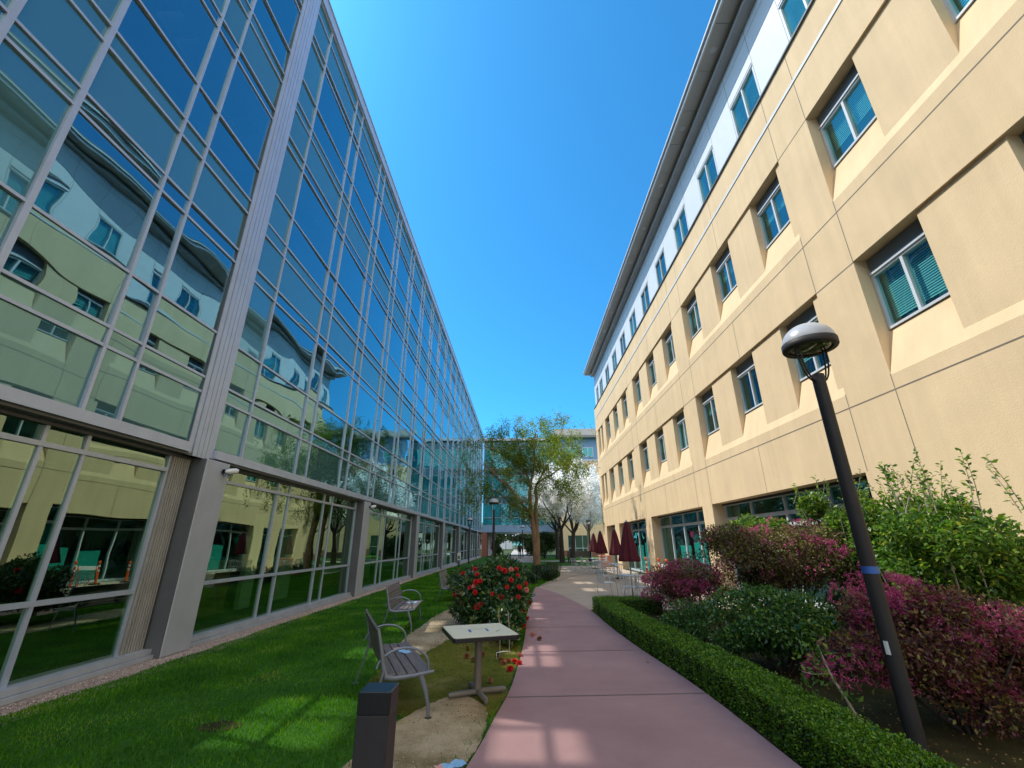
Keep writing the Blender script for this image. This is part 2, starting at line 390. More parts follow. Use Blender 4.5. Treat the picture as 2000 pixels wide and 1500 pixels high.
def ragged(pts, amp=.07, n=9):
    out = []
    for p in smooth(list(pts)+[pts[0]], n): out.append((p.x+random.uniform(-amp, amp), p.y+random.uniform(-amp, amp)))
    return out[:-1]
soil_a = ragged([(-1.2, 1.2), (-1.45, 3), (-1.35, 4.4), (-1.1, 5.25), (-.75, 5.75), (-.42, 5.4), (-.36, 4.9), (-.45, 4.1), (-.8, 2.6), (-1.0, 1.2)], .014, 12)
moss = ragged([(-1.9, 6.0), (-1.95, 7.4), (-1.55, 8.4), (-1.15, 9.2), (-.3, 8.9), (-.05, 8.0), (-.14, 6.6), (-.3, 5.2), (-.7, 4.9), (-1.15, 5.0)], .04)
soil_b = ragged([(-1.95, 7.9), (-2.15, 8.8), (-2.1, 10.2), (-2.05, 11.6), (-1.8, 12.9), (-1.2, 13.2), (-1.0, 11.5), (-1.1, 9.8), (-1.35, 8.6), (-1.6, 7.6)], .02, 12)
def crop(ps, d=0):      # keep clear of the path
    return [(min(x, edge_at(PL, y)-.015-d), y) for x, y in ps]
sheet('bare_soil', crop(soil_a), .008, SOIL); sheet('mossy_ground', crop(moss), .005, MOSS); sheet('bare_soil', soil_b, .0105, SOIL)

spot = ragged([(-2.86+.2*math.cos(a), 4.85+.13*math.sin(a)) for a in np.linspace(0, 5.5, 7)], .012, 5)
sheet('bare_soil', spot, .007, BED)
def inside(poly, X, Y):
    poly = np.asarray(poly); r = np.zeros(len(X), bool); j = len(poly)-1
    for i in range(len(poly)):
        xi, yi = poly[i]; xj, yj = poly[j]
        c = ((yi > Y) != (yj > Y)) & (X < (xj-xi)*(Y-yi)/((yj-yi) or 1e-9)+xi); r ^= c; j = i
    return r
def blades(name, n, x0, x1, y0, y1, h, wd, dens=None, only=None, avoid=(), mat=GRASS, label=None):
    X = rng.uniform(x0, x1, n); Y = y0 + (y1-y0)*rng.uniform(0, 1, n)**1.55
    k = np.ones(n, bool)
    if only is not None: k &= inside(only, X, Y)
    for p in avoid: k &= ~(inside(p, X+rng.normal(0, .075, n), Y+rng.normal(0, .10, n)) & (rng.uniform(0, 1, n) > .02))
    X = X[k]; Y = Y[k]; m = len(X)
    P = np.stack([X, Y, np.zeros(m)], 1); an = rng.uniform(0, 2*np.pi, m); hh = h*rng.uniform(.5, 1.35, m)*(.75+.35*np.sin(X*2.3+np.sin(Y*1.7)*1.5)*np.cos(Y*1.1)); ww = wd*rng.uniform(.7, 1.3, m)*(1+Y*.08)
    d = np.stack([np.cos(an), np.sin(an), np.zeros(m)], 1)
    lean = np.stack([rng.normal(0, .45, m), rng.normal(0, .45, m), np.ones(m)], 1)*hh[:, None]
    V = np.stack([P-d*ww[:, None], P+d*ww[:, None], P+lean], 1).reshape(-1, 3)
    return tag(link(name, npmesh(name, V, 3, mat)), label, 'grass', kind='stuff')
blades('lawn_grass', 330000, -5.2, 1.9, 1.8, 34, .045, .0035, only=lawn_out, avoid=(crop(soil_a), crop(moss), soil_b, spot), label='green mown lawn grass between the glass building and the path')
blades('moss_tufts', 9000, -1.95, .1, 4.9, 9.2, .014, .004, only=crop(moss), mat=leafmat('moss_tuft', [(0, (.05, .07, .006)), (1, (.14, .17, .015))], .3, .6, .2), label='short yellow green moss and weeds round the table')

def pebbles(name, poly, n, box, sz, mat, z, label):
    X = rng.uniform(box[0], box[1], n); Y = rng.uniform(box[2], box[3], n); k = inside(poly, X, Y); X, Y = X[k], Y[k]; m_ = len(X)
    r = sz*rng.uniform(.4, 1.3, m_); c = np.stack([X, Y, np.full(m_, z)], 1); a0 = rng.uniform(0, 6.3, m_); q = []
    for j in range(4): q.append(c+np.stack([np.cos(a0+j*1.57)*r, np.sin(a0+j*1.57)*r*.8, np.zeros(m_)], 1))
    top = c+np.stack([r*.1, r*.1, r*.7], 1); V = np.concatenate([np.stack([q[j], q[(j+1) % 4], top], 1) for j in range(4)]).reshape(-1, 3)
    return tag(link(name, npmesh(name, V, 3, mat)), label, 'pebbles', kind='stuff')
PEB = leafmat('pebble', [(0, (.12, .09, .05)), (.5, (.34, .27, .18)), (1, (.6, .52, .42))], 0, .9, .1)
PEBG = leafmat('gravel_stone', [(0, (.16, .11, .09)), (.5, (.44, .33, .27)), (1, (.72, .6, .53))], 0, .9, .1)
LIT = leafmat('litter', [(0, (.05, .03, .012)), (.6, (.16, .09, .035)), (1, (.35, .26, .13))], 0, .9, .1)
pebbles('soil_pebbles', crop(soil_a), 5200, (-1.5, -.3, 1.2, 5.8), .006, PEB, .008, 'loose grit and small pebbles on the bare sandy soil near the bollard')
pebbles('soil_pebbles', soil_b, 4200, (-2.2, -1, 7.6, 13.3), .008, PEB, .0105, 'loose grit and small pebbles on the bare soil strip beside the benches')
pebbles('gravel_stones', [(-5.6, 1), (-4.95, 1), (-4.95, 30), (-5.6, 30)], 26000, (-5.56, -4.95, 2, 24), .011, PEBG, -.004, 'pinkish gravel along the foot of the glass building')
pebbles('plant_litter', crop(moss), 1600, (-2, .1, 4.9, 9.2), .010, LIT, .006, 'dry leaf crumbs scattered over the mossy ground')
pebbles('plant_litter', [(2.7, 1), (6.5, 1), (6.5, 11.6), (2.3, 11.6)], 5000, (2.3, 6.5, 1, 11.6), .013, LIT, .005, 'dry leaf litter on the soil of the shrub bed')
# ------------------------------------------------------------------ left: glass building
GB = thing('glass_office_building', 'four storey blue glass curtain wall office building along the lawn', 'building', (0, 0, 0))
XW = -5.6
mull_r = []
y = 10.61
while y < 62.3: mull_r += [y, y+.57]; y += 2.683
MY = [-5.0, -4.43, -2.32, -1.75, .36, .93, 2.93, 3.77, 5.14, 5.68, 7.0] + [7.63, 8.46] + [v for v in mull_r if v < 62.6] + [62.7]
ZR = [(3.2, 's'), (4.13, 's'), (4.40, 'v'), (5.28, 'v'), (6.83, 'v'), (7.12, 's'), (8.03, 's'), (8.35, 'v'), (9.2, 'v'), (10.73, 'v'), (11.02, 's'), (11.93, 's'), (12.22, 'v'), (13.05, 'v'), (14.55, 'v'), (14.83, 's'), (15.74, 's'), (16.22, None)]
for y in MY:
    if abs(y-7.0) < .01 or abs(y-7.63) < .01: continue
    hw = .036 if y in (2.93, 3.77) else .023
    m = MB(); m.box(XW-.06, XW+.018, y-hw, y+hw, 3.2, 16.22); m.build('mullion', ALU, GB)
for z, _ in ZR[1:]:
    m = MB(); pr = .011
    m.box(XW-.055, XW+pr, -5.0, 7.0, z-.021, z+.021); m.box(XW-.055, XW+pr, 7.63, 62.7, z-.021, z+.021)
    m.build('transom', ALU, GB)
m = MB()      # fluted post
for k in range(6):
    y0 = 7.0+k*.105; m.box(XW-.1, XW+(.03 if k in (0, 5) else .05), y0+.006, y0+.099, 3.02, 16.5)
m.box(XW-.1, XW+.012, 7.0, 7.63, 3.02, 16.5, 1)
m.build('fluted_post', [ALU, ALU_D], GB)
cells = []
for i in range(len(MY)-1):
    y0, y1 = MY[i], MY[i+1]
    if y0 == 7.0: continue
    for j in range(len(ZR)-1):
        z0, k = ZR[j]; z1 = ZR[j+1][0]
        if y0 in (7.63, 2.93): k = 's'
        cells.append((proj_area(y0, y1, z0, z1, XW), y0, y1, z0, z1, k, XW-.02))
# ground floor glazing (recessed)
XG = -5.78
bays = [(-4.6, -.05), (0.6, 4.95), (4.95, 5.51), (5.51, 6.92)]
GCOL = [7.41+8.06*k for k in range(-1, 7)]
gy = []
for k in range(0, 7):
    b = 8.05+8.06*k; gy.append([b+.05, b+2.25, b+2.8, b+4.8, b+5.38, min(b+7.36, 62.6)])
gy.append([-.05, .0]); gy = gy[:-1]
grows = [(.12, .96), (.96, 2.75), (2.75, 3.03)]
gm = []
for b in gy:
    for i in range(len(b)-1):
        for (z0, z1) in grows: cells.append((proj_area(b[i], b[i+1], z0, z1, XG)*1.5, b[i], b[i+1], z0, z1, 'g', XG))
    gm += [v for v in b]
for (a, b) in ((-.05, 2.4), (2.4, 4.97), (4.97, 5.51), (5.51, 6.92), (-4.6, -.7)):
    for (z0, z1) in grows: cells.append((proj_area(a, b, z0, z1, XG)*1.5, a, b, z0, z1, 'g', XG))
gm += [-.05, 2.4, 4.97, 5.51, 6.92]
for y in gm:
    m = MB(); m.box(XG-.05, XG+.03, y-.024, y+.024, .1, 3.05); m.build('ground_mullion', ALU, GB)
for (z, s) in ((.96, .03), (2.75, .03)):
    m = MB(); m.box(XG-.045, XG+.042, -4.6, 6.92, z-s, z+s)
    for b in gy: m.box(XG-.045, XG+.042, b[0], b[-1], z-s, z+s)
    m.build('ground_transom', ALU, GB)
m = MB(); m.box(XG-.06, -5.57, -4.6, 62.6, .0, .055); m.box(XG-.06, -5.62, -4.6, 62.6, .062, .13); m.build('base_sill', SILL, GB)
m = MB(); m.box(XG-.2, -5.56, -5, 62.6, 3.025, 3.06); m.box(XG-.06, XG+.06, -4.6, 62.6, 2.98, 3.022); m.build('soffit', ALU_D, GB)
m = MB(); m.box(XG-.1, XW+.085, -5, 7.0, 3.063, 3.215); m.box(XG-.1, XW+.085, 7.63, 62.7, 3.063, 3.215); m.build('sill_band', ALU, GB)
for k, y in enumerate(GCOL):
    if y < 0: continue
    m = MB(); m.bbox(XG-.25, -5.485, y, y+.62, 0.0, 3.022, .01); m.build('column', CLAD, GB); m = MB(); m.box(XG-.2, -5.50, y-.03, y-.001, 0.0, 3.02); m.build('column_shade_strip', ALU_D, GB)  # dark strip stands in for shade on each column's near side
m = MB()      # corrugated panel beside the first column
for k in range(8):
    y0 = 6.96+k*.048; m.box(XG-.0, XG+.06, y0, y0+.026, .13, 3.0)
m.box(XG-.05, XG+.012, 6.945, 7.40, .13, 3.0)
m.build('ribbed_panel', RIB, GB)
# panes: 100 largest are their own parts, the rest one mesh
GM = {'v': V_GLASS, 's': S_GLASS, 'g': G_GLASS}
cells.sort(key=lambda c: -c[0])
def pane_verts(c):
    _, y0, y1, z0, z1, k, x = c
    ta, tb = random.uniform(-.015, .015), random.uniform(-.015, .015)
    return [(x+ta, y0, z0), (x+tb, y1, z0), (x-ta, y1, z1), (x-tb, y0, z1)]
for c in cells[:100]:
    m = MB(); m.quad(*pane_verts(c)); m.build('pane', GM[c[5]], GB)
m = MB()
for c in cells[100:]: m.quad(*pane_verts(c), 'vsg'.index(c[5]))
tag(m.build('pane', [V_GLASS, S_GLASS, G_GLASS], GB), kind='stuff')
# roof with added sun openings, parapet, rear wall, interior
holes = []      # (x0,x1,y0,y1) ground patches imitating window reflections, sunlit through added roof openings
for k in range(4):
    y0 = 4.12+2.76*k
    holes += [(-.30, .50, y0, y0+.62), (-.30, .50, y0+.72, y0+1.33)]
for k in range(3):
    y0 = 4.40+2.52*k
    holes += [(-2.82, -1.7, y0, y0+.62), (-2.82, -1.7, y0+.70, y0+1.25)]
for k in range(6):
    y0 = 16.9+2.9*k; holes += [(2.2, 2.98, y0, y0+1.15)]
ZT = 16.5; DX = ZT/TXZ; DY = DX*math.tan(AZ)
hx = sorted(set([-30., XW-.06] + [h[i]-DX for h in holes for i in (0, 1)])); 
m = MB()
for i in range(len(hx)-1):
    x0, x1 = hx[i], hx[i+1]; xm = (x0+x1)/2
    hs_ = sorted([(h[2]+DY, h[3]+DY) for h in holes if h[0]-DX < xm < h[1]-DX]); y = -8.
    for (a, b) in hs_: m.box(x0, x1, y, a, ZT, ZT+.05); y = b
    m.box(x0, x1, y, 64, ZT, ZT+.05)
m.build('roof', ALU_D, GB)
m = MB(); sh = SUN*3.4
for (a, b, c_, d_) in holes:
    q = [Vector((a-DX, c_+DY, ZT+.05)), Vector((b-DX, c_+DY, ZT+.05)), Vector((b-DX, d_+DY, ZT+.05)), Vector((a-DX, d_+DY, ZT+.05))]
    for i in range(4): m.quad(q[i], q[(i+1) % 4], q[(i+1) % 4]+sh, q[i]+sh)
m.build('added_beam_shaft', DARKIN, GB)  # sun-aligned shafts added to hide the made-up roof openings from view
m = MB(); m.box(XW-.1, XW+.07, -5, 62.75, 16.25, 16.62); m.box(XW-.15, XW+.10, -5, 62.8, 16.62, 16.66); m.build('parapet', ALU, GB)
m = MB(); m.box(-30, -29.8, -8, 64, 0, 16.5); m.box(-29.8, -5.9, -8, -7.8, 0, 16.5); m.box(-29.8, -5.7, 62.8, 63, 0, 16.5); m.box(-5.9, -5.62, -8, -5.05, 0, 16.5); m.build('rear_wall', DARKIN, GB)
m = MB(); m.box(-29.8, XG-.06, -7.8, 62.8, -.02, .03); m.build('interior_floor', CARPET, GB)
m = MB(); m.box(-29.8, XG-.21, -7.8, 62.8, 3.05, 3.2); m.build('interior_ceiling', DARKIN, GB)
for (x, y, wx, wy, h, mt) in ((-7.4, 9.6, .12, .75, 2.3, PARTN), (-7.6, 11.0, .1, .9, 1.25, WOODIN), (-7.5, 12.3, .12, .5, 2.4, PARTN), (-7.2, 5.2, .12, .5, 2.3, PARTN), (-7.6, 4.0, .1, 1.3, 1.2, WOODIN), (-7.6, 14.2, .12, .8, 2.2, PARTN), (-7.9, 17.5, .1, 2.6, 1.3, WOODIN), (-8.2, 2.2, .12, 1.2, 2.3, PARTN), (-8, 22, .12, 2, 1.4, PARTN)):
    m = MB(); m.bbox(x, x+wx, y, y+wy, .03, h); m.build('interior_partition', mt, GB)

# ------------------------------------------------------------------ right: tan building
TB = thing('tan_office_building', 'long tan stucco office building with punched windows and white top floor', 'building')
X0 = 6.61; XD = 6.95; Y0, Y1 = -11.0, 37.0
wall = MB()
pil = [(-9.5, -8.26), (-1.1, .14), (7.3, 8.44), (15.62, 16.84), (24.02, 25.22), (32.85, 34.0), (36.3, 37.0)]
bays = [(-8.26, -1.1), (.14, 7.3), (8.44, 15.62), (16.84, 24.02), (25.22, 32.85), (34.0, 36.3)]
bands = []
WIN = []      # (y0,y1,z0,z1,floor)
far = [7.28+2.785*k for k in range(-6, 10)]
def bay_windows(a, b):
    if b-a < 4: return [(34.25, 34.95), (35.5, 36.2)]
    out = []
    for k in range(3):
        e = b-.02-2.785*k; out.append((e-1.36, e))
    return sorted(out)
for k in (0, 1):
    f = 4.13+3.9*k; hz = f+2.68; s0 = f+.27; sz = f+1.13
    for (a, b) in pil: wall.box(X0, XD, a, b, s0, hz)
    wall.box(X0, XD, Y0, -9.5, s0, hz)
    for (a, b) in bays:
        ws = bay_windows(a, b)
        # slope below the windows
        wall.quad((X0, a, s0), (XD-.1, a, sz), (XD-.1, b, sz), (X0, b, s0))
        edges = [a]+[v for wv in ws for v in wv]+[b]
        for i in range(0, len(edges), 2):
            p0, p1 = edges[i], edges[i+1]
            if p1-p0 < .05: continue
            xf = X0+.055; zf = s0+(sz-s0)*(xf-X0)/(XD-.1-X0)
            for (A, B, C_, D) in (((xf, p0, zf), (xf, p1, zf), (xf, p1, hz), (xf, p0, hz)),):
                wall.quad(A, B, C_, D)
            for yy in (p0, p1): wall.quad((xf, yy, zf), (XD, yy, sz), (XD, yy, hz), (xf, yy, hz))
        for (w0, w1) in ws: WIN.append((w0, w1, sz+.02, hz, k))
    zlow = 4.13+.27 if k == 0 else None
# solid horizontal bands
wall.box(X0, XD, Y0, Y1, 2.86, 4.40); wall.box(X0, XD, Y0, Y1, 6.81, 8.30); wall.box(X0, XD, Y0, Y1, 10.71, 12.86)
# ground floor piers
gop = [(8.5, 15.65), (16.5, 23.2), (24.3, 31.0), (32.4, 35.6)]
yy = Y0
for (a, b) in gop:
    wall.box(X0, XD+.3, yy, a, 0, 2.86); yy = b
wall.box(X0, XD+.3, yy, Y1, 0, 2.86)
wall.box(XD, 7.3, Y1-.3, Y1, 2.87, 12.86)
wall.box(X0+.001, 20, Y1, Y1+.25, 0, 12.86)
# joints
def hj(z, y0=Y0, y1=Y1): wall.box(X0-.003, X0+.01, y0, y1, z-.011, z+.011, 1)
for z in (4.13, 8.03): hj(z)
for (a, b) in pil:
    for z in (6.79, 10.69): hj(z, a-.01, b+.01)
for (a, b) in pil[:-1]:
    for yv in (a+.0, b-.0):
        for (z0, z1) in ((2.87, 4.12), (4.15, 4.42), (6.81, 8.02), (8.05, 8.32), (10.72, 12.85)):
            wall.box(X0-.0028, X0+.01, yv-.008, yv+.008, z0, z1, 1)
    
for (a, b) in bays:
    ym = (a+b)/2
    for (z0, z1) in ((2.87, 4.12), (6.82, 8.02), (10.72, 12.85)): wall.box(X0-.0026, X0+.01, ym-.006, ym+.006, z0, z1, 1)
wall.build('wall', [STUCCO, JOINT], TB)
m = MB(); m.box(X0-.02, X0, Y0, Y1, 11.90, 11.98); m.build('reglet', WHITEP, TB)
m = MB(); m.box(X0-.05, XD, Y0, Y1+.05, 12.862, 12.91); m.build('parapet_cap', ALU_D, TB)
# windows of the tan floors
def window_meshes(wd, ht, head):
    fr = MB(); d0, d1 = -.05, .05; s = .045; zt = ht-head
    fr.box(d0, d1, 0, s, 0, zt); fr.box(d0, d1, wd-s, wd, 0, zt); fr.box(d0-.02, d1, s, wd-s, 0, s); fr.box(d0, d1, s, wd-s, zt-s, zt)
    fr.box(d0, d1, wd*.5-.028, wd*.5+.028, s, zt-s)
    fr.box(d0-.025, d1, 0, wd, zt, zt+.05) ; fr.box(d0+.02, d1, 0, wd, zt+.05, ht, 1)
    pn = []
    for (a, b) in ((s, wd*.5-.028), (wd*.5+.028, wd-s)):
        q = MB(); q.quad((0, a, s), (0, b, s), (0, b, zt-s), (0, a, zt-s)); pn.append(q.mesh('pane', R_GLASS))
    return fr.mesh('window', [FRAME, HEADER]), pn
HEADER = M('window_header', (.17, .20, .235), .5, .08)
cache = {}
def add_window(y0, y1, z0, z1, x, head, blind):
    wd, ht = round(y1-y0, 3), round(z1-z0, 3); key = (wd, ht, head)
    if key not in cache: cache[key] = window_meshes(wd, ht, head)
    fm, pm = cache[key]
    o = link('window', fm, TB, (x, y0, z0))
    for p in pm: link('pane', p, o)
    if blind > 0:
        kz = (ht-head-.09)*blind; zt = ht-head-.045
        b = MB(); n = max(3, int(kz/.045))
        for i in range(n): b.quad((.10, .05, zt-(i+1)*kz/n), (.10, wd-.05, zt-(i+1)*kz/n), (.125, wd-.05, zt-i*kz/n), (.125, .05, zt-i*kz/n))
        b.build('blind', BLIND, o)
    return o
for i, (y0, y1, z0, z1, k) in enumerate(WIN):
    add_window(y0, y1, z0, z1, XD-.06, .36, random.choice((0, .35, .6, .6, 1, 1, .85)))
m = MB()
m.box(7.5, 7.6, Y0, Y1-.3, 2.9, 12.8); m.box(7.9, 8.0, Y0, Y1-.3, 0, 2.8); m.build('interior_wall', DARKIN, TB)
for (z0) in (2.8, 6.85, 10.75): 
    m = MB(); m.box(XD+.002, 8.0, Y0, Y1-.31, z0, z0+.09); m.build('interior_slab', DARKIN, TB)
# things on window boards
for (y, z, h, mt) in ((6.15, 5.3, .34, WHITE), (6.9, 5.3, .18, PARTN), (9.3, 5.3, .14, TURQ), (11.9, 5.3, .22, PARTN), (12.3, 5.3, .16, WHITE), (14.8, 5.3, .3, LEAF_LIGHT), (6.4, 9.2, .28, LEAF_MID)):
    m = MB()
    if mt in (LEAF_LIGHT, LEAF_MID):
        for a in range(14): m.tube([(7.1, y, z), (7.1+.08*math.cos(a), y+.10*math.sin(a*1.7), z+h*.7), (7.1+.12*math.cos(a), y+.2*math.sin(a*1.7), z+h*random.uniform(.5, 1))], [.006, .012, .002], 4, flat=.3)
    else: m.bbox(7.05, 7.25, y, y+h*.8, z, z+h)
    m.build('sill_item', mt, TB)
# white top floor
XT = 6.72
m = MB(); ZW0, ZW1 = 12.9, 16.16
wins4 = [(7.14+2.735*k-1.36, 7.14+2.735*k) for k in range(-5, 11)] + [(35.2, 36.2)]
wins4 = [wv for wv in wins4 if wv[1] < 36.8 and wv[0] > Y0]
m.box(XT, XT+.3, Y0, Y1-.05, ZW0, 13.03); m.box(XT, XT+.3, Y0, Y1-.05, 14.5, ZW1)
y = Y0
for (a, b) in sorted(wins4):
    if a > y: m.box(XT, XT+.3, y, a, 13.03, 14.5)
    y = b
m.box(XT, XT+.3, y, Y1-.05, 13.03, 14.5)
for (a, b) in wins4:
    for yv in (a-.03, b+.03): m.box(XT-.002, XT+.01, yv-.006, yv+.006, 12.92, 16.1, 1)
    m.box(XT-.0022, XT+.01, a+.0, b, 14.505, 14.517, 1)
m.box(XT-.0024, XT+.01, Y0, Y1-.05, 14.86, 14.872, 1); m.box(XT-.0024, XT+.01, Y0, Y1-.05, 15.5, 15.512, 1)
m.build('white_top_floor', [WHITEP, JOINT], TB)
for (a, b) in wins4: add_window(a, b, 13.03, 14.5, XT+.05, .12, random.choice((1, 1, .6, 0)))
m = MB(); m.box(XT+.31, XT+.4, Y0, Y1-.1, 12.9, 16.1); m.build('top_interior', DARKIN, TB)
# eave
XE = 5.92; m = MB(); YE = Y1+.15
y = Y0
while y < YE:
    e = min(y+1.39, YE); m.box(XE+.02, XT+.3, y+.008, e-.008, 16.165, 16.19); y += 1.39
m.box(XE+.02, XT+.3, Y0, YE, 16.192, 16.3, 1)
m.build('eave_soffit', [SOFFIT, ALU_D], TB)
m = MB(); m.box(XE-.03, XE+.03, Y0, YE+.03, 16.15, 16.28); m.box(XE-.10, XE+.0, Y0, YE+.1, 16.285, 16.36); m.box(XE-.0, 9, YE, YE+.06, 16.15, 16.36); m.build('eave_fascia', FASCIA, TB)
m = MB(); m.box(6.42, XT-.003, Y0, YE-.3, 15.86, 16.0); m.box(6.56, XT-.003, Y0, YE-.3, 16.0, 16.16); m.build('eave_beam', SOFFIT, TB)
m = MB(); m.box(XE, 20, Y0, YE, 16.37, 16.5); m.box(20, 20.2, Y0, YE, 0, 16.5); m.box(7.0, 20, Y0-.2, Y0, 0, 16.36); m.build('roof', ALU_D, TB)
for k in range(14):
    y = 1.0+2.735*k; m = MB(); m.lathe([(0, -.004), (.09, -.004), (.1, 0)], 16, c=(6.2, y, 16.16)); m.build('eave_downlight', FASCIA, TB)
# ground storefronts
for n_, (a, b) in enumerate(gop):
    xs = XD+.12; f = MB(); nb = max(2, round((b-a)/1.6)); s = .035
    f.box(xs-.06, xs+.04, a, b, .0, .10); f.box(xs-.06, xs+.04, a, b, 2.30, 2.40); f.box(xs-.06, xs+.04, a, b, 2.78, 2.858)
    for i in range(nb+1):
        y = a+(b-a)*i/nb; y = min(max(y, a+s), b-s); f.box(xs-.055, xs+.035, y-s, y+s, .1, 2.3); f.box(xs-.055, xs+.035, y-s, y+s, 2.4, 2.78)
    fo = f.build('storefront', FRAME, TB)
    for i in range(nb):
        p0, p1 = a+(b-a)*i/nb+s, a+(b-a)*(i+1)/nb-s
        for (z0, z1) in ((.1, 2.3), (2.4, 2.78)):
            q = MB(); q.quad((xs, p0, z0), (xs, p1, z0), (xs, p1, z1), (xs, p0, z1)); q.build('pane', R_GLASS, fo)
        if n_ in (1, 2) and i % 4 != 3:
            q = MB(); q.box(xs+.2, xs+.22, p0+.1, p1-.2, .12, 1.5 + .12*(i % 2)); q.build('screen', TURQ, fo)
        if n_ == 0 and i in (0, 1):
            d = MB(); d.box(xs-.075, xs-.061, p0+.02, p0+.1, .1, 2.1); d.box(xs-.075, xs-.061, p1-.1, p1-.02, .1, 2.1); d.box(xs-.075, xs-.061, p0+.1, p1-.1, 2.0, 2.1); d.box(xs-.075, xs-.061, p0+.1, p1-.1, .1, .3); do = d.build('door', FRAME, fo)
            hd = MB(); hd.tube([(xs-.11, p1-.13, .85), (xs-.11, p1-.13, 1.2)], .012); hd.build('handle', STEEL, do)

# ------------------------------------------------------------------ back: link building and tan wing
LB = thing('glass_link_building', 'glazed link wing bridging the far end of the courtyard over an open passage', 'building', (0, 62.8, 0))
m = MB(); m.box(-5.5, 5.2, 0, 10, 3.1, 3.25); m.box(-5.5, 5.2, -.12, 0, 3.1, 3.95); m.build('bridge_beam', M('shade_blue_metal', (.22, .36, .54), .5, .05), LB)  # beam colour pushed towards blue to look shaded
L_GLASS = glassmat('link_glass', None, (.20, .58, .66), .22, .5, wave=.01, opaque=(.012, .20, .25))
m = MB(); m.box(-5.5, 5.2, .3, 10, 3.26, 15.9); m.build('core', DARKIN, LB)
for k in range(3):
    zb = 4.0+3.9*k
    for i in range(8):
        x0 = -5.4+1.31*i
        q = MB(); q.quad((x0, .0, zb), (x0+1.27, .0, zb), (x0+1.27, 0, zb+2.9), (x0, 0, zb+2.9)); q.build('pane', L_GLASS, LB)
    q = MB(); q.box(-5.45, 5.2, -.03, .1, zb+2.93, zb+3.88); q.build('spandrel', M('link_spandrel', (.05, .17, .25), .4, .1), LB)
m = MB()
for i in range(9): m.box(-5.42+1.31*i-.025, -5.42+1.31*i+.025, -.07, .03, 3.96, 15.9)
for k in range(3):
    for zz in (0, 1.0, 2.91): m.box(-5.45, 5.2, -.066, .028, 4.0+3.9*k+zz-.03, 4.0+3.9*k+zz+.03)
m.build('frame', ALU, LB)
m = MB(); m.box(-5.6, 5.25, -.2, 10, 15.92, 16.3); m.build('roof', ALU, LB)
m = MB(); m.box(-5.6, -4.9, -.1, 9.5, 0, 3.1); m.build('brick_pier', BRICK, LB)
m = MB(); m.box(-4.9, -3.8, 3.0, 3.2, 0, 3.1); m.build('passage_wall', WHITEP, LB)
m = MB(); m.box(-4.65, -4.2, 2.98, 2.996, 1.4, 2.0, 0); m.box(-4.58, -4.46, 2.965, 2.979, 1.5, 1.9, 1); m.box(-4.40, -4.28, 2.965, 2.979, 1.5, 1.9, 1); m.build('notice', [WHITE, ALU_D], LB)

WB = thing('tan_end_wing', 'tan wing with white top floor, coloured blue for its shade, closing the far end of the courtyard', 'building', (0, 60.2, 0))
m = MB(); m.box(5.0, 22, 0, .3, 3.0, 12.3); m.box(5.0, 6.0, 0, .3, .75, 3.0); m.box(8.9, 22, 0, .3, .75, 3.0); m.box(6.0, 8.9, 0, .3, 2.6, 3.0)
m.box(5.0, 5.3, .3, 8, 0, 12.3); m.build('wall', STUCCO, WB)
m = MB(); m.box(4.98, 6.0, -.03, .3, 0, .75); m.box(8.9, 22, -.03, .3, 0, .75); m.build('brick_base', BRICK, WB)
m = MB(); m.box(5.2, 22, .5, .7, 0, 12.3); m.build('interior_wall', DARKIN, WB)
m = MB(); m.box(4.9, 22, -.06, .3, 12.3, 12.6); m.build('band', FASCIA, WB)
m = MB(); m.box(5.0, 22, .1, .4, 12.6, 15.6); m.build('shade_tinted_top_floor', M('shade_blue_panel', (.13, .29, .48), .5, .05, 2), WB)  # white panels coloured blue to carry the shade on them
m = MB(); m.box(4.2, 22, -1.0, 1, 15.6, 15.75); m.box(4.1, 22, -1.1, 1, 15.76, 15.95); m.box(4.6, 22, -.4, 1, 16.0, 16.9); m.build('eave', [SOFFIT], WB)
for i in range(6):
    for (z0, z1) in ((12.95, 14.3), (9.2, 10.7), (5.3, 6.8)):
        x = 6.2+2.4*i; yo = .08 if z0 > 12 else -.02
        f = MB(); f.box(x, x+1.5, yo-.04, yo, z0, z0+.07); f.box(x, x+1.5, yo-.04, yo, z1-.07, z1); f.box(x, x+.07, yo-.04, yo, z0+.07, z1-.07); f.box(x+1.43, x+1.5, yo-.04, yo, z0+.07, z1-.07); f.box(x+.71, x+.79, yo-.04, yo, z0+.07, z1-.07)
        fo = f.build('window', FRAME, WB); q = MB(); q.quad((x+.07, yo-.015, z0+.07), (x+1.43, yo-.015, z0+.07), (x+1.43, yo-.015, z1-.07), (x+.07, yo-.015, z1-.07)); q.build('pane', L_GLASS, fo)
f = MB(); 
for i in range(4): f.box(6.0+.95*i, 6.05+.95*i, .1, .18, 0, 2.6)
f.box(6.0, 8.9, .09, .19, 1.0, 1.06); fo = f.build('storefront', FRAME, WB); q = MB(); q.quad((6, .14, 0), (8.9, .14, 0), (8.9, .14, 2.6), (6, .14, 2.6)); q.build('pane', R_GLASS, fo)
FB = thing('distant_building', 'pale distant building glimpsed through the passage under the glass link', 'building', (0, 150, 0))
m = MB(); m.box(-20, -3, 0, 8, 0, 5); m.box(4, 30, 4, 12, 0, 6); m.build('wall', WHITEP, FB); m = MB(); m.box(-20.3, -2.7, -.3, 8, 5.01, 5.4); m.box(3.7, 30.3, 3.7, 12, 6.01, 6.4); m.build('roof', SALMON, FB)

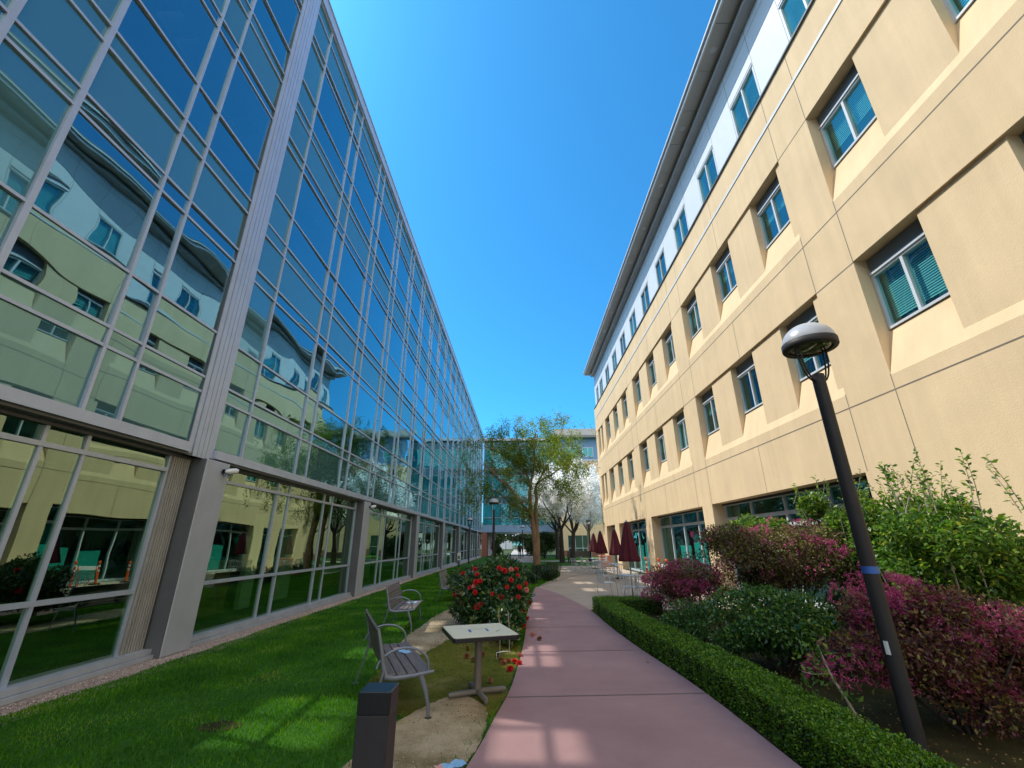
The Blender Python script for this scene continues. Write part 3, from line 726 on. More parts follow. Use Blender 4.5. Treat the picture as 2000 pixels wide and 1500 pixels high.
# ------------------------------------------------------------------ lamps
def make_lamp(label, loc, tape=False):
    L = thing('lamp_post', label, 'lamp post', loc, 0, 'mushroom lamp posts')
    m = MB(); m.tube([(0, 0, 0), (0, 0, 3.24)], [.066, .058], 20); m.lathe([(.10, 0), (.10, .02), (.068, .03)], 20); m.build('pole', BRONZE, L)
    m = MB(); pr = [(.24, 3.555)] + [(.25*math.cos(a), 3.595+.225*math.sin(a)) for a in np.linspace(0, math.pi/2-.001, 14)]
    m.lathe(pr, 36); m.build('lamp_shade', SHADE, L)
    m = MB(); m.lathe([(.20, 3.535), (.248, 3.53), (.258, 3.545), (.258, 3.605), (.24, 3.61)], 36); m.build('shade_rim', BRONZE, L)
    m = MB(); m.lathe([(.0, 3.54), (.1, 3.534), (.16, 3.538), (.205, 3.548)], 32); m.build('lens', LENS, L)
    m = MB(); m.lathe([(.0, 3.60), (.10, 3.62), (.12, 3.75)], 16); m.build('lamp_holder', STEEL, L)
    for a in (R_(15), R_(195)):
        for o in (-.13, .13):
            pts = []
            for s in np.linspace(0, 1, 10):
                r = .05+.13*math.sin(s*math.pi/2); z = 3.17+.38*(1-math.cos(s*math.pi/2))
                pts.append((r*math.cos(a+o*(1-.2*s)), r*math.sin(a+o*(1-.2*s)), z))
            m = MB(); m.tube(pts, .0085, 8); m.build('bracket', BRONZE, L)
    return L
lamp = make_lamp('tall bronze mushroom lamp post with blue tape band standing behind the hedge', (3.10, 4.25, 0))
for (x, y, lb) in ((-1.44, 23.0, 'bronze lamp post with white dome beside the large green tree'), (-4.62, 40, 'bronze lamp post with white dome close to the glass wall'), (6.25, 42.5, 'lamp post with white dome behind the maroon umbrellas'), (.06, 58, 'lamp post with white dome just before the open passage'), (-.9, 104, 'far lamp post under the link beside the walker, rightmost of a row'), (-1.6, 116, 'far lamp post under the link, third in the row from the left'), (-2.6, 128, 'far lamp post under the link, second in the row from the left'), (-4.2, 118, 'far lamp post under the link, leftmost, beside the white wall')):
    c = copy_tree(lamp); c.location = (x, y, 0); c['label'] = lb
m = MB(); m.lathe([(.0642, 1.34), (.0640, 1.40)], 20); m.build('tape_band', BLUE, lamp)
m = MB()
for a in np.linspace(math.pi*1.15, math.pi*1.35, 4): pass
pts = [(.067*math.cos(a), .067*math.sin(a)) for a in np.linspace(math.pi*1.08, math.pi*1.42, 5)]
for i in range(2): m.quad((*pts[i], .72), (*pts[i+1], .72), (*pts[i+1], .82), (*pts[i], .82))
m.build('sticker', WHITE, lamp)

# ------------------------------------------------------------------ benches
def make_bench(label, loc, rz):
    B = thing('park_bench', label, 'bench', loc, rz, 'slatted benches on the lawn')
    hl = .74
    for i, (y0, y1) in enumerate(((-.215, -.125), (-.113, -.023), (-.011, .079), (.091, .235))):
        m = MB(); m.bbox(-hl+.02, hl-.02, y0, y1, .378, .402, .005); m.build('seat_slat', WOOD, B)
    def bk(s): return (-.225-.085*s-.025*s*s, .40+.40*s)
    for (s0, s1) in ((.03, .17), (.2, .34), (.37, .51), (.54, .66), (.69, 1.0)):
        (ya, za), (yb, zb) = bk(s0), bk(s1); m = MB()
        d = Vector((0, yb-ya, zb-za)).normalized(); n = Vector((0, -d.z, d.y))*.011
        A = Vector((0, ya, za)); C_ = Vector((0, yb, zb)); x0 = Vector((-hl+.02, 0, 0)); x1 = Vector((hl-.02, 0, 0))
        vs = [A+x0-n, A+x1-n, C_+x1-n, C_+x0-n, A+x0+n, A+x1+n, C_+x1+n, C_+x0+n]
        m.add(vs, [(0,1,2,3),(7,6,5,4),(0,4,5,1),(1,5,6,2),(2,6,7,3),(3,7,4,0)]); m.build('back_slat', WOOD, B)
    for sx in (-1, 1):
        x = sx*hl; m = MB()
        prof = [(.25, .395, .02), (.05, .375, .026), (-.14, .368, .03), (-.225, .385, .034), (-.255, .47, .03), (-.28, .6, .026), (-.315, .74, .022), (-.335, .815, .016)]
        m.tube([(x, p[0], p[1]) for p in prof], [p[2]*.72 for p in prof], 8, flat=.5); m.build('side_frame', STEEL, B)
        for pts in ([(x, .12, .37, .038), (x, .17, .25, .03), (x, .205, .12, .022), (x, .215, .006, .016)], [(x, -.25, .44, .042), (x, -.29, .28, .032), (x, -.345, .12, .024), (x, -.38, .006, .016)]):
            m = MB(); m.tube([p[:3] for p in pts], [p[3]*.8 for p in pts], 8, flat=.45); m.lathe([(0, .008), (.035, .008), (.035, 0)], 12, c=(x, pts[-1][1], 0)); m.build('leg', STEEL, B)
        m = MB(); pts = []
        for a in np.linspace(math.pi*.98, 0.0, 16): pts.append((x-sx*.02, -.06+.255*math.cos(a), .45+.17*math.sin(a)))
        pts.append((x-sx*.02, .195, .40)); m.tube(pts, .012, 10); m.build('armrest', STEEL, B)
    return B
b1 = make_bench('weathered slatted bench nearest the camera, seen side on beside the table', (-1.43, 5.66, 0), R_(-66.7))
b2 = copy_tree(b1); b2.location = (-2.45, 10.12, 0); b2.rotation_euler = (0, 0, R_(-84)); b2['label'] = 'weathered slatted bench in the middle of the lawn facing the flowering bush'
b3 = copy_tree(b1); b3.location = (-2.16, 14.6, 0); b3.rotation_euler = (0, 0, R_(-88)); b3['label'] = 'slatted bench half hidden behind the red flowered bush'
def flyer(loc, rz, label, sx=1.0):
    m = MB(); n = 8
    for i in range(n):
        for j in range(3):
            def P(a, b): return ((a/n-.5)*.30*sx, (b/3-.5)*.11, .004+.008*math.sin(a*1.9+b)+.004*math.cos(b*2+a))
            m.add([P(i, j), P(i+1, j), P(i+1, j+1), P(i, j+1)], [(0, 1, 2, 3)], 1 if i < 2 else 0)
    o = m.build('paper_flyer', [PAPERB, PAPERP]); o.location = loc; o.rotation_euler = (0, 0, rz)
    return tag(o, label, 'paper', 'crumpled papers')
flyer((-1.46, 5.92, .405), R_(-50), 'crumpled blue and pink paper lying on the seat of the nearest bench')
flyer((-2.44, 10.45, .405), R_(10), 'crumpled blue and pink paper lying on the seat of the middle bench', 1.2)
flyer((-.56, 4.06, .022), R_(30), 'blue paper lying on the bare soil beside the path at bottom edge', .8)

# ------------------------------------------------------------------ table with cream top
T = thing('game_table', 'square table with cream top, dark rounded edge and single pedestal leg', 'table', (-.52, 5.72, 0), R_(19))
def rrect(hx, hy, r, z, n=6):
    out = []
    for (sx, sy, a0) in ((1, 1, 0), (-1, 1, 90), (-1, -1, 180), (1, -1, 270)):
        for k in range(n+1):
            a = R_(a0+90*k/n); out.append((sx*(hx-r)+r*math.cos(a), sy*(hy-r)+r*math.sin(a), z))
    return out
def slab(hx, hy, r, zs, m=0):
    mb = MB(); rings = [rrect(hx+dx, hy+dx, r, z) for (z, dx) in zs]; n = len(rings[0])
    vs = [p for rr in rings for p in rr]; fs = []
    for i in range(len(rings)-1):
        for k in range(n): fs.append((i*n+k, i*n+(k+1) % n, (i+1)*n+(k+1) % n, (i+1)*n+k))
    fs.append(tuple(range((len(rings)-1)*n, len(rings)*n))); fs.append(tuple(reversed(range(n))))
    return mb.add(vs, fs)
slab(.375, .40, .04, [(.605, -.012), (.61, 0), (.645, 0), (.651, -.006)]).build('edge_band', BLACK, T)
slab(.366, .391, .035, [(.648, 0), (.655, 0)]).build('tabletop', CREAM, T)
m = MB()
for (x0, x1, y0, y1) in ((-.13, -.105, -.1, .05), (.075, .10, -.1, .05), (-.13, .10, .05, .056)): m.quad((x0, y0, .657), (x1, y0-.0, .657), (x1+.01, y1, .657), (x0+.01, y1, .657))
m.build('blue_mark', BLUE, T)  # blue bracket shapes laid on the tabletop
m = MB(); m.quad((.16, -.16, .657), (.172, -.17, .657), (.25, -.06, .657), (.235, -.06, .657)); m.build('scuff_mark', TAPE_G, T)
m = MB(); m.tube([(0, 0, .04), (0, 0, .60)], .042, 18); m.lathe([(.042, .56), (.12, .60), (.12, .605)], 18); m.build('pedestal', TAUPE, T)
for a in range(4):
    m = MB(); d = Vector((math.cos(R_(90*a+3)), math.sin(R_(90*a+3)), 0)); m.tube([d*.0+Vector((0, 0, .05)), d*.30+Vector((0, 0, .045)), d*.335+Vector((0, 0, .043))], [.03, .029, .02], 12)
    m.lathe([(0, .04), (.018, .04), (.02, 0), (0, 0)], 10, c=tuple(d*.30)); m.build('foot', TAUPE, T)

# ------------------------------------------------------------------ bollard
Bo = thing('bollard', 'square bronze bollard with black cap at the bottom of the view', 'bollard', (-.755, 2.65, 0), R_(1))
m = MB(); m.bbox(-.082, .082, -.082, .082, 0, .80, .004); m.build('post', M('bollard_paint', (.030, .030, .033), .5, .15, 8, spec=.3, streak=.15), Bo)
m = MB(); m.bbox(-.083, .083, -.083, .083, .801, .90, .004); m.build('cap', BLACK, Bo)

# ------------------------------------------------------------------ security cameras on the columns
def seccam(loc, label):
    S = thing('security_camera', label, 'camera', loc, 0, 'security cameras on the columns')
    m = MB(); m.lathe([(0, -.01), (.05, -.01), (.05, .01)], 14); o = m.build('base_plate', STEEL, S); o.rotation_euler = (0, R_(90), 0)
    m = MB(); m.tube([(0, 0, 0), (.06, .0, -.02), (.1, .03, .0)], .014, 8); m.tube([(0, -.02, -.02), (.05, -.03, -.1), (.09, .01, -.03)], .006, 6); m.build('arm', BLACK, S)
    m = MB(); m.tube([(.06, -.03, .0), (.09, .02, .01), (.15, .13, .035), (.165, .16, .04)], [.02, .052, .052, .03], 14); m.build('housing', WHITE, S)
    m = MB(); m.tube([(.164, .158, .04), (.17, .17, .042)], .024, 12); m.build('lens', BLACK, S)
    return S
c1 = seccam((-5.475, 7.86, 2.86), 'white security camera at the top of the nearest column')
c2 = copy_tree(c1); c2.location = (-5.475, 15.95, 2.86); c2['label'] = 'white security camera at the top of the second column'
# small pedestal light near the facade
PLt = thing('path_light', 'small white and black post light on the lawn by the glass wall', 'post light', (-4.58, 33.5, 0))
m = MB(); m.tube([(0, 0, 0), (0, 0, .5)], .05, 10); m.build('post', BLACK, PLt)
m = MB(); m.bbox(-.12, .12, -.1, .1, .5, 1.0, .02); m.build('box', WHITE, PLt); m = MB(); m.bbox(-.07, .07, -.115, -.101, .6, .8, .004); m.build('panel', ALU_D, PLt)

# ------------------------------------------------------------------ cafe furniture
def make_umbrella(label, loc):
    U = thing('patio_umbrella', label, 'umbrella', loc, 0, 'folded maroon umbrellas')
    m = MB(); m.tube([(0, 0, 0), (0, 0, 2.2)], .021, 10); m.build('pole', STEEL, U)
    m = MB(); fn = lambda a, z: 1+(.16 if z < 2.1 else .05)*math.cos(8*a)+.04*math.cos(3*a+z*2)
    m.lathe([(.02, 2.27), (.05, 2.25), (.075, 2.2), (.12, 2.0), (.17, 1.75), (.22, 1.5), (.27, 1.28), (.305, 1.12), (.30, 1.06), (.2, 1.07), (.03, 1.12)], 64, fn=fn); m.build('canopy', MAROON, U)
    m = MB(); m.lathe([(.0, 2.33), (.02, 2.31), (.015, 2.27)], 12); m.lathe([(.0, 2.285), (.07, 2.265), (.08, 2.25)], 16); m.build('finial', STEEL, U)
    m = MB(); m.lathe([(.0, .06), (.2, .06), (.22, .0)], 20); m.build('base', BRONZE, U)
    return U
def make_cafe_table(label, loc):
    Tt = thing('cafe_table', label, 'table', loc, 0, 'round metal cafe tables')
    m = MB(); m.lathe([(.026, .655), (.40, .655), (.41, .648), (.41, .63), (.395, .625), (.026, .64)], 32); m.build('tabletop', CHROME, Tt)
    for k in range(4):
        a = R_(45+90*k); m = MB(); m.tube([(.33*math.cos(a), .33*math.sin(a), .0), (.22*math.cos(a), .22*math.sin(a), .35), (.26*math.cos(a), .26*math.sin(a), .63)], .014, 8); m.build('leg', CHROME, Tt)
    m = MB(); m.lathe([(.22, .28), (.235, .29), (.22, .30)], 24); m.build('ring', CHROME, Tt)
    return Tt
def make_chair(label, loc, rz):
    Cc = thing('cafe_chair', label, 'chair', loc, rz, 'metal cafe chairs on the plaza')
    m = MB(); m.bbox(-.20, .20, -.2, .2, .395, .412, .006); m.build('seat', CHROME, Cc)
    m = MB(); 
    for i in range(5):
        x = -.17+.085*i; m.tube([(x, -.2, .41), (x, -.235, .58), (x, -.26, .72)], .011, 6)
    m.tube([(-.21, -.26, .73), (0, -.275, .745), (.21, -.26, .73)], .014, 8); m.build('backrest', CHROME, Cc)
    for s in (-1, 1):
        x = .225*s
        m = MB(); m.tube([(x, .27, 0), (x, .2, .40), (x, .17, .585), (x, .1, .61), (x, -.22, .61)], .012, 8); m.build('front_leg', CHROME, Cc)
        m = MB(); m.tube([(x, -.27, 0), (x, -.2, .38), (x, -.235, .6), (x, -.262, .735)], .012, 8); m.build('rear_leg', CHROME, Cc)
    return Cc
SPOTS = [(3.42, 14.9), (4.55, 22.6), (4.5, 26.4), (4.9, 31.6)]
u0 = make_umbrella('folded maroon umbrella nearest the camera, the largest of the four', (*SPOTS[0], 0))
t0 = make_cafe_table('round metal cafe table under the nearest maroon umbrella', (*SPOTS[0], .016))
ul = ['folded maroon umbrella second from the camera, just left of the nearest', 'folded maroon umbrella third from the camera, before the tan end pier', 'folded maroon umbrella farthest from the camera, leftmost of the four']
tl = ['round metal cafe table under the second maroon umbrella', 'round metal cafe table under the third maroon umbrella', 'round metal cafe table under the farthest maroon umbrella']
for i in range(3):
    c = copy_tree(u0); c.location = (*SPOTS[i+1], 0); c['label'] = ul[i]; c.rotation_euler = (0, 0, .5*i+.3)
    c = copy_tree(t0); c.location = (*SPOTS[i+1], .016); c['label'] = tl[i]
ch0 = make_chair('metal cafe chair standing left of the nearest table, sideways on', (2.72, 15.3, .016), R_(-75))
CH = [(3.1, 13.9, -12, 'metal cafe chair in front of the nearest table behind the hedge end'), (3.55, 13.75, 25, 'metal cafe chair half hidden by the pink shrub at the nearest table'),
      (3.85, 22.1, -65, 'metal cafe chair left of the second table'), (4.2, 21.6, -10, 'metal cafe chair in front of the second table'), (3.85, 26.1, -80, 'metal cafe chair left of the third table'), (4.2, 25.6, -20, 'metal cafe chair in front of the third table'),
      (4.2, 31.4, -80, 'metal cafe chair left of the farthest table'), (5.5, 31.9, 95, 'metal cafe chair right of the farthest table'), (3.3, 28.6, -60, 'metal cafe chair standing alone at the left edge of the plaza')]
for (x, y, r, lb) in CH:
    c = copy_tree(ch0); c.location = (x, y, .016); c.rotation_euler = (0, 0, R_(r)); c['label'] = lb
# orange delineators
def make_delin(label, loc):
    D = thing('traffic_delineator', label, 'delineator', loc, 0, 'orange delineators by the storefront')
    m = MB(); m.lathe([(.03, 1.0), (.05, .98), (.05, .9), (.035, .88), (.05, .1), (.06, .05)], 14); m.build('post', ORANGE, D)
    m = MB(); m.lathe([(.06, .06), (.2, .05), (.2, .0)], 8, sm=False); m.build('base', BLACK, D)
    for z in (.55, .75):
        m = MB(); m.lathe([(.0455, z), (.0465, z+.01), (.0455, z+.08)], 14); m.build('reflective_band', WHITE, D)
    return D
d0 = make_delin('orange delineator post behind the nearest umbrella, leftmost', (5.55, 21.0, .016))
for (x, y, lb) in ((5.7, 19.6, 'orange delineator post before the turquoise storefront, middle'), (5.65, 18.4, 'orange delineator post before the turquoise storefront, rightmost')):
    c = copy_tree(d0); c.location = (x, y, .016); c['label'] = lb
BR = thing('barrier_board', 'orange and white barrier board beside the storefront posts', 'barrier', (5.68, 19.0, .016), R_(88))
m = MB(); m.bbox(-.55, .55, -.015, .015, .62, .78, .004); m.build('board', WHITE, BR)
for s in (-.45, .45):
    m = MB(); m.tube([(s, -.2, 0), (s, 0, .8)], .018, 8); m.tube([(s, .2, 0), (s, 0, .8)], .018, 8); m.build('leg', ORANGE, BR)
P = thing('planter_box', 'salmon coloured square planter box at the far edge of the plaza', 'planter', (5.95, 33.6, .016))
m = MB(); m.bbox(-.4, .4, -.3, .3, 0, .75, .02); m.build('box', SALMON, P); m = MB(); m.bbox(-.43, .43, -.33, .33, .7, .78, .015); m.build('rim', SALMON, P)
FBn = thing('long_bench', 'dark wooden bench with a solid back on the far lawn', 'bench', (5.2, 42.6, 0))
m = MB(); m.bbox(-1.1, 1.1, -.06, -.0, .45, .95, .01); m.build('backrest', WOOD, FBn); m = MB(); m.bbox(-1.1, 1.1, 0, .45, .38, .44, .01); m.build('seat', WOOD, FBn)
for s in (-.95, .95):
    m = MB(); m.box(s-.04, s+.04, .0, .4, 0, .375); m.build('leg', BARKD, FBn)

# ------------------------------------------------------------------ vegetation
def ellip(n, c, r, shell=.55):
    d = unit(rng.normal(size=(n, 3))); k = (shell+(1-shell)*rng.uniform(0, 1, (n, 1))**.7)
    return np.asarray(c)+d*k*np.asarray(r), d
def lumpy(n, c, r, nb=14, br=.42, shell=.45, zmin=.02, squash=1.0):
    """points over a cluster of small lumps that fill an ellipsoid"""
    cs, _ = ellip(nb, c, np.asarray(r)*(1-br*.55), .35); out = []; dirs = []
    per = n//nb
    for q in cs:
        rr = np.asarray(r)*br*rng.uniform(.75, 1.25); p, d = ellip(per, q, rr, shell); out.append(p); dirs.append(d)
    p = np.concatenate(out); d = np.concatenate(dirs); k = p[:, 2] > zmin
    return p[k], d[k]

def grow(mb, p, d, L, r, depth, tips, bend=.25, nseg=5, up=.05, kids_=3, ratio=.68, spread=.75, n=6, rmin=.006):
    pts = [p.copy()]; rad = [r]; dd = d.normalized(); q = p.copy()
    for i in range(nseg):
        dd = (dd+Vector((random.gauss(0, bend), random.gauss(0, bend), random.gauss(0, bend)+up))*.5).normalized()
        q = q+dd*L/nseg; pts.append(q.copy()); rad.append(max(rmin, r*(1-.55*(i+1)/nseg)))
    mb.tube(pts, rad, n, cap=depth == 0)
    if depth == 0: tips += pts[1:]; return
    if depth == 1: tips += pts[2:]
    for k in range(kids_):
        i = random.randint(2, nseg) if k else nseg
        ax = Vector((random.gauss(0, 1), random.gauss(0, 1), random.gauss(0, .6))).normalized()
        nd = (dd*(1-spread*.5)+ax*spread).normalized()
        grow(mb, pts[i], nd, L*ratio*random.uniform(.8, 1.15), rad[i]*.72, depth-1, tips, bend, nseg, up, kids_, ratio, spread, max(4, n-1), rmin)

# large green tree
TY = 26.0
TR = thing('green_tree', 'large open crowned tree with peeling brown trunk and drooping green foliage', 'tree', (0, 0, 0))
base = Vector((.80, TY, 0)); loc0 = base.copy(); TR.location = loc0
mb = MB(); tips = []
def px(pts, dy=0): return [at_y(u, v, TY+dy*k/max(1, len(pts)-1))-loc0 for k, (u, v) in enumerate(pts)]
limbs = [([(1048, 1120), (1046, 1080), (1043, 1040), (1037, 1000), (1035, 965), (1036, 950)], [.24, .19, .17, .15, .13, .11], .0),
         ([(1050, 1120), (1051, 1080), (1049, 1035), (1046, 1000), (1048, 975), (1046, 955), (1049, 945)], [.2, .16, .14, .13, .12, .10, .09], .25),
         ([(1040, 1015), (1034, 1000), (1020, 985), (1005, 965), (990, 945), (975, 937), (962, 920), (945, 905)], [.10, .095, .09, .08, .075, .065, .055, .045], -1.2),
         ([(1036, 1000), (1022, 995), (1000, 985), (985, 970), (965, 958), (940, 945)], [.08, .075, .065, .055, .045, .035], 1.2),
         ([(1036, 950), (1030, 930), (1022, 905), (1016, 880), (1010, 855), (1005, 835)], [.10, .085, .07, .06, .045, .03], .6),
         ([(1036, 950), (1040, 925), (1045, 895), (1042, 865), (1048, 840)], [.09, .08, .065, .05, .03], -.6),
         ([(1049, 945), (1060, 925), (1072, 905), (1085, 880), (1092, 855), (1100, 835)], [.08, .07, .055, .045, .035, .02], .8),
         ([(1049, 945), (1062, 935), (1080, 925), (1098, 912), (1112, 905)], [.07, .06, .045, .035, .02], -1.0),
         ([(1030, 930), (1005, 905), (985, 890), (965, 878), (945, 872)], [.07, .055, .045, .035, .02], -.8),
         ([(1044, 1045), (1036, 1030), (1020, 1012), (1012, 1000), (1008, 985)], [.04, .035, .028, .02, .012], .6)]
for (p, r, dy) in limbs:
    P3 = smooth(px(p, dy*2), 3); rr = .8*np.interp(np.linspace(0, 1, len(P3)), np.linspace(0, 1, len(r)), r)
    mb.tube(P3, list(rr), 9)
    if p[0][1] > 1100: continue
    for k in range(4, len(P3), 2):
        for _ in range(2 if p[0][1] < 1010 else 1):
            d = Vector((random.gauss(0, 1), random.gauss(0, 1.1), random.gauss(.15, .7)))
            grow(mb, P3[k], d, random.uniform(.7, 1.35), float(rr[k])*.5, 1, tips, .35, 4, -.02, 3, .7, .8, 5, .006)
mb.build('trunk', BARK, TR)
P_ = []
for tpt in tips:
    q = np.array(tpt)
    if q[2] < 3.0: continue
    if random.random() < .30: continue
    nn = random.randint(18, 52)
    g = rng.normal(0, .17, (nn, 3)); g[:, 2] = g[:, 2]*.9-np.abs(rng.normal(0, .15, nn)); P_.append(q+g)
P_ = np.concatenate(P_)
# hanging sprays
hang = []
for (u, v, n_) in ((915, 900, 6), (925, 930, 8), (910, 955, 6), (950, 945, 7), (935, 975, 4), (1110, 900, 9), (1120, 925, 9), (1105, 950, 8), (1090, 935, 7), (1125, 880, 6), (1100, 865, 6), (1085, 845, 5), (990, 860, 4), (965, 865, 5), (1120, 965, 4), (1080, 955, 3), (905, 870, 5), (925, 860, 6), (945, 850, 5), (975, 840, 5), (1000, 835, 5), (1035, 822, 5), (1060, 840, 4), (915, 975, 4), (1125, 840, 4), (1130, 905, 4), (1118, 858, 6), (1128, 872, 6), (1108, 880, 6), (1095, 900, 5), (1122, 945, 5), (1085, 870, 5)):
    for _ in range(int(n_*1.7)):
        c = np.array(at_y(u+random.gauss(0, 12), v+random.gauss(0, 9), TY+random.gauss(0, 1.1)))-np.array(loc0)
        s = np.linspace(0, 1, 40); dr = np.array([random.gauss(0, .25), random.gauss(0, .25), -random.uniform(.35, .9)])
        hang.append(c+s[:, None]*dr+rng.normal(0, .075, (40, 3)))
P_ = np.concatenate([P_]+hang)
leaves('crown', P_, .105, .042, LEAF_TREE, TR, axis=(0, 0, -.45), up=.2)
print('tree leaves', len(P_))

# white blossom trees
def blossom_tree(label, loc, h, wid, seed, dens, lean=0, bark=BARKD):
    random.seed(seed); B = thing('blossom_tree', label, 'tree', loc, 0, 'white blossom trees')
    mb = MB(); tips = []; top = Vector((lean, 0, h*.30))
    mb.tube([(0, 0, 0), (lean*.3, 0, h*.12), tuple(top)], [.26, .2, .16], 9)
    for k in range(7):
        a = 2*math.pi*k/7+random.uniform(-.3, .3); d = Vector((math.cos(a)*.6, math.sin(a)*.6, 1))
        grow(mb, top+Vector((0, 0, -random.uniform(0, .4))), d, wid*.62, .085, 2, tips, .22, 5, .12, 3, .66, .6, 6, .01)
    mb.build('trunk', bark, B)
    P_ = []
    for tpt in tips:
        q = np.array(tpt); 
        if q[2] < h*.38: continue
        nn = int(dens*1.25*random.uniform(.5, 1.4)); P_.append(q+rng.normal(0, .19, (nn, 3)))
    P_ = np.concatenate(P_); leaves('blossom', P_, .155, .14, BLOSSOM, B, up=.1); print('blossom', len(P_))
    return B
blossom_tree('white blossoming tree with thick dark trunk left of the umbrellas', (3.55, 41.5, 0), 9.6, 5.2, 3, 46)
blossom_tree('white blossoming tree with slim trunk just left of the long bench', (4.35, 40.3, 0), 9.0, 4.4, 5, 42, .2)
blossom_tree('white blossoming tree with pale branches in front of the tan end wing', (6.9, 47.5, 0), 9.2, 4.4, 9, 40, 0, BARKL)
blossom_tree('white blossoming tree with dark trunk standing behind the others', (3.9, 51.0, 0), 9.8, 4.6, 11, 38)
random.seed(21)

def shrub(name, label, loc, r, cz, nleaf, L, W, lm, nb=16, br=.4, fl=0, flm=None, fL=.03, fW=.006, stems=6, bark=BARKD, group=None, up=.5, ftop=-.2, zmin=.03, shell=.45, cat='shrub', fsel=None):
    S = thing(name, label, cat, loc, 0, group)
    p, d = lumpy(nleaf, (0, 0, cz), r, nb, br, shell, zmin)
    leaves('foliage', p, L, W, lm, S, axis=d*.9, up=up)
    if fl:
        pf, df = lumpy(fl*3, (0, 0, cz), np.asarray(r)*1.03, nb, br, .9, zmin); k = df[:, 2] > ftop; pf, df = pf[k][:fl], df[k][:fl]
        if fsel is not None: k = fsel(pf); pf, df = pf[k], df[k]
        # tufts of thin strap petals
        rep = 9; pp = np.repeat(pf, rep, 0)+rng.normal(0, .006, (len(pf)*rep, 3)); dd = np.repeat(df, rep, 0)
        tag(leaves('flowers', pp, fL, fW, flm, S, axis=dd*.5, up=.3), kind='stuff')
    mb = MB()
    for k in range(stems):
        a = 2*math.pi*k/stems+random.uniform(-.4, .4); f = random.uniform(.3, .8)
        e = Vector((math.cos(a)*r[0]*f, math.sin(a)*r[1]*f, cz+r[2]*random.uniform(-.2, .5)))
        b = Vector((math.cos(a)*.06, math.sin(a)*.06, 0)); mid = (b+e)*.5+Vector((random.gauss(0, .05), random.gauss(0, .05), -.05))
        mb.tube(smooth([b, mid, e], 4), list(np.linspace(.022, .006, 9)), 6)
    mb.build('stems', bark, S)
    return S
# shrubs in the bed
def clumpy(p, th=.15):
    q = np.sin(p[:, 0]*7.1+1.3*np.sin(p[:, 1]*5))*np.cos(p[:, 2]*8.3+p[:, 1]*4.1)+.5*np.sin(p[:, 0]*15+p[:, 2]*13); return q > th
shrub('fringe_flower_shrub', 'magenta flowered shrub at the far left end of the bed beside the cafe table', (3.8, 10.9, 0), (1.12, 1.0, .58), .70, 17000, .040, .021, LEAF_PURP, 20, .42, 3600, FL_PINK, .040, .008, group='purple leaved fringe flower shrubs', fsel=lambda p: clumpy(p, -.5))
shrub('fringe_flower_shrub', 'big purple and green shrub with few pink flowers arching behind the middle of the bed', (4.4, 8.1, 0), (1.55, .9, .58), 1.42, 40000, .044, .023, LEAF_PURPG, 34, .34, 2400, FL_PINK, .034, .008, stems=12, group='purple leaved fringe flower shrubs', fsel=lambda p: clumpy(p, .3))
shrub('fringe_flower_shrub', 'magenta flowered shrub at the right edge behind the tall lamp post', (4.0, 4.8, 0), (1.2, .62, .60), .68, 34000, .040, .020, LEAF_PURP, 36, .32, 5200, FL_PINK, .036, .0065, stems=9, group='purple leaved fringe flower shrubs', fsel=lambda p: clumpy(p, -.12))
shrub('green_shrub', 'dark green glossy shrub in the middle of the bed behind the hedge', (3.45, 6.7, 0), (.95, .70, .56), .60, 14500, .060, .028, LEAF_MID, 22, .34, stems=7, group='green shrubs in the bed')
shrub('green_shrub', 'low green shrub under the magenta shrub near the hedge corner', (2.95, 8.6, 0), (.5, .55, .32), .36, 4200, .055, .024, LEAF_MID, 12, .42, stems=5, group='green shrubs in the bed')
shrub('green_shrub', 'dark green shrub between the arching purple shrub and the lamp post', (4.75, 6.6, 0), (.75, .5, .42), .62, 7000, .062, .03, LEAF_CAM, 14, .42, stems=5, group='green shrubs in the bed')
CAMS = [((5.6, 7.9, 0), (.9, .8, 1.02), 1.66, 13000, 'tall light green camellia against the tan wall behind the lamp post'), ((5.5, 6.0, 0), (.95, .8, .92), 1.38, 13000, 'tall light green camellia with upright shoots at the right edge'), ((5.75, 6.95, 0), (.75, .6, .85), 1.45, 8500, 'light green camellia between the two tall ones, close to the tan wall'), ((5.0, 9.9, 0), (.9, .5, .5), 1.75, 4600, 'small light green camellia showing above the arching purple shrub')]
for i, (lc, r, cz, n_, lb) in enumerate(CAMS):
    S = shrub('camellia_shrub', lb, lc, r, cz, n_, .075, .036, LEAF_LIGHT, 26, .30, stems=9, bark=BARKL, group='light green camellias', shell=.3)
    if i != 3:      # upright shoots
        pts = []; ax = []
        for k in range(16):
            b = Vector((random.uniform(-.7, .7)*r[0]*1.2, random.uniform(-.6, .6)*r[1], cz+r[2]*.6)); hgt = random.uniform(.3, .85) if i else random.uniform(.15, .5)
            tp = b+Vector((random.gauss(0, .10), random.gauss(0, .1), hgt)); mb = MB(); mb.tube([b, (b+tp)*.5+Vector((.02, 0, 0)), tp], [.007, .005, .002], 5); mb.build('shoot', BARKL, S)
            for s in np.linspace(.05, 1, int(hgt*34)): pts.append(np.array(b+(tp-b)*s)); a = random.uniform(0, 6.3); ax.append((math.cos(a), math.sin(a), .5))
        leaves('shoot_leaves', np.array(pts), .075, .034, LEAF_LIGHT, S, axis=np.array(ax)*1.6, spread=.4)
